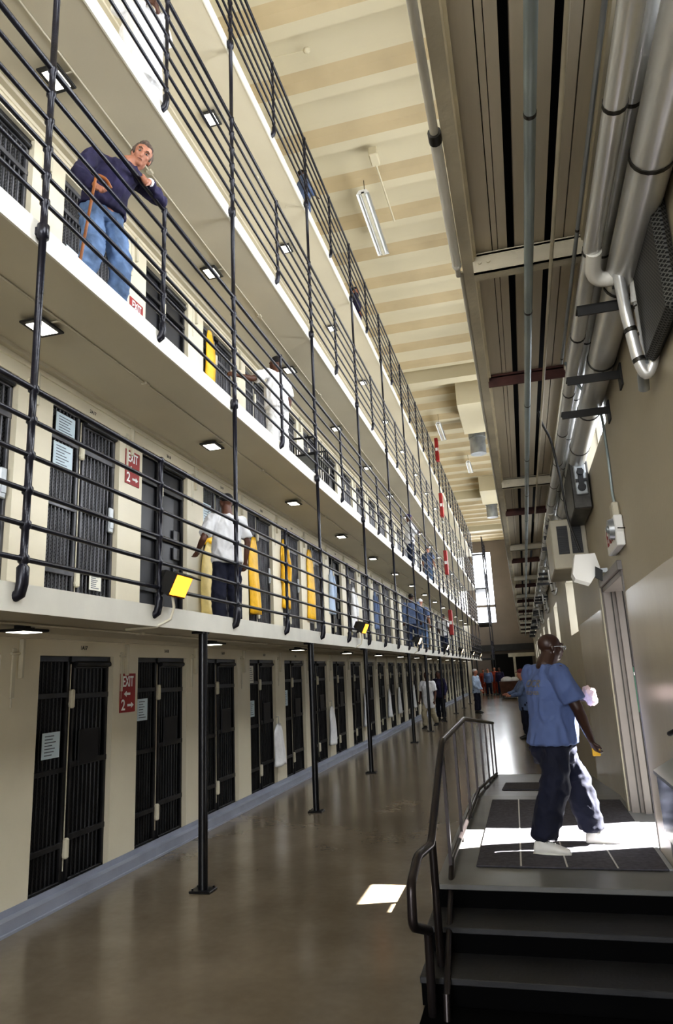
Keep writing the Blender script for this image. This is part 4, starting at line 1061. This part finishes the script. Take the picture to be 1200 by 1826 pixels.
# black refuse frame on third walkway
o = empty('wire_rack', (-3.65, 12.1, TZ[2]), 0, 'black wire rack cabinet standing on the third walkway past the reaching man', 'rack')
mb = MB()
for x in (-.2,.3):
    for q in range(7): mb.box(x-.01,x+.01,q*.15-.46,q*.15-.44,0,1.25)
for z in (.1,.5,.9,1.23): mb.box(.28,.31,-.47,.47,z,z+.03).box(-.21,-.19,-.47,.47,z,z+.03).box(-.2,.3,-.47,-.44,z,z+.03).box(-.2,.3,.44,.47,z,z+.03)
mb.build('frame', M['black'], o)
MB().box(-.18,.28,-.44,.44,.5,.52).box(-.18,.28,-.44,.44,.9,.92).build('shelf', M['galv'], o)

# ------------------------------------------------------------------ light
def area(name, loc, rot, sx, sy, power, colr=(1,1,1), spread=PI):
    l = bpy.data.lights.new(name, 'AREA'); l.shape = 'RECTANGLE'; l.size = sx; l.size_y = sy; l.energy = power; l.color = colr; l.spread = spread
    o = bpy.data.objects.new(name, l); col.objects.link(o); o.location = loc; o.rotation_euler = rot; return o
for k in range(-2, 9):
    yc = 6.675+BAY*k
    area('window_daylight', (XR-.02+.17, yc, 7.4), (0, PI/2, 0), 5.2, 1.7, 230, (.94,.97,1))
area('near_fill_light', (-1.5, YN+.1, 3.6), (PI/2, 0, 0), 3.3, 5.2, 520, (.95,.97,1))  # unseen fill lamp added to light the hall from behind the viewer
area('far_window_daylight', (-2.6, YF-.1, 8.2), (-PI/2, 0, 0), 1.5, 5.6, 260, (.94,.97,1))
s = bpy.data.lights.new('sun', 'SUN'); s.energy = 110; s.angle = .009; s.color = (1,.97,.92)
so = bpy.data.objects.new('sun', s); col.objects.link(so)
so.rotation_euler = V((1,.33,.93)).to_track_quat('Z', 'Y').to_euler()
w = bpy.data.worlds.new('world'); sc.world = w; w.use_nodes = True
w.node_tree.nodes['Background'].inputs[0].default_value = (.75,.85,1,1); w.node_tree.nodes['Background'].inputs[1].default_value = .9

# ------------------------------------------------------------------ camera
yaw, pitch, roll, F = -.2511, .2305, -.0457, 1228.7
cy, sy, cp, sp = math.cos(yaw), math.sin(yaw), math.cos(pitch), math.sin(pitch)
fw = V((sy*cp, cy*cp, sp)); rt_ = V((cy, -sy, 0)); up = rt_.cross(fw)
c, s_ = math.cos(roll), math.sin(roll)
R_ = rt_*c+up*s_; U_ = up*c-rt_*s_
cam = bpy.data.cameras.new('camera'); co = bpy.data.objects.new('camera', cam); col.objects.link(co)
cam.sensor_fit = 'VERTICAL'; cam.sensor_height = 36.; cam.lens = 36.*F/1826; cam.clip_start = .05; cam.clip_end = 300
m4 = Matrix((R_, U_, -fw)).transposed().to_4x4(); m4.translation = V((0,0,1.8)); co.matrix_world = m4
sc.camera = co
sc.view_settings.view_transform = 'Standard'; sc.view_settings.look = 'Medium High Contrast'; sc.view_settings.exposure = -.17
sc.cycles.max_bounces = 8; sc.cycles.diffuse_bounces = 5; sc.cycles.glossy_bounces = 3; sc.cycles.use_denoising = True
sc.cycles.sample_clamp_indirect = 6
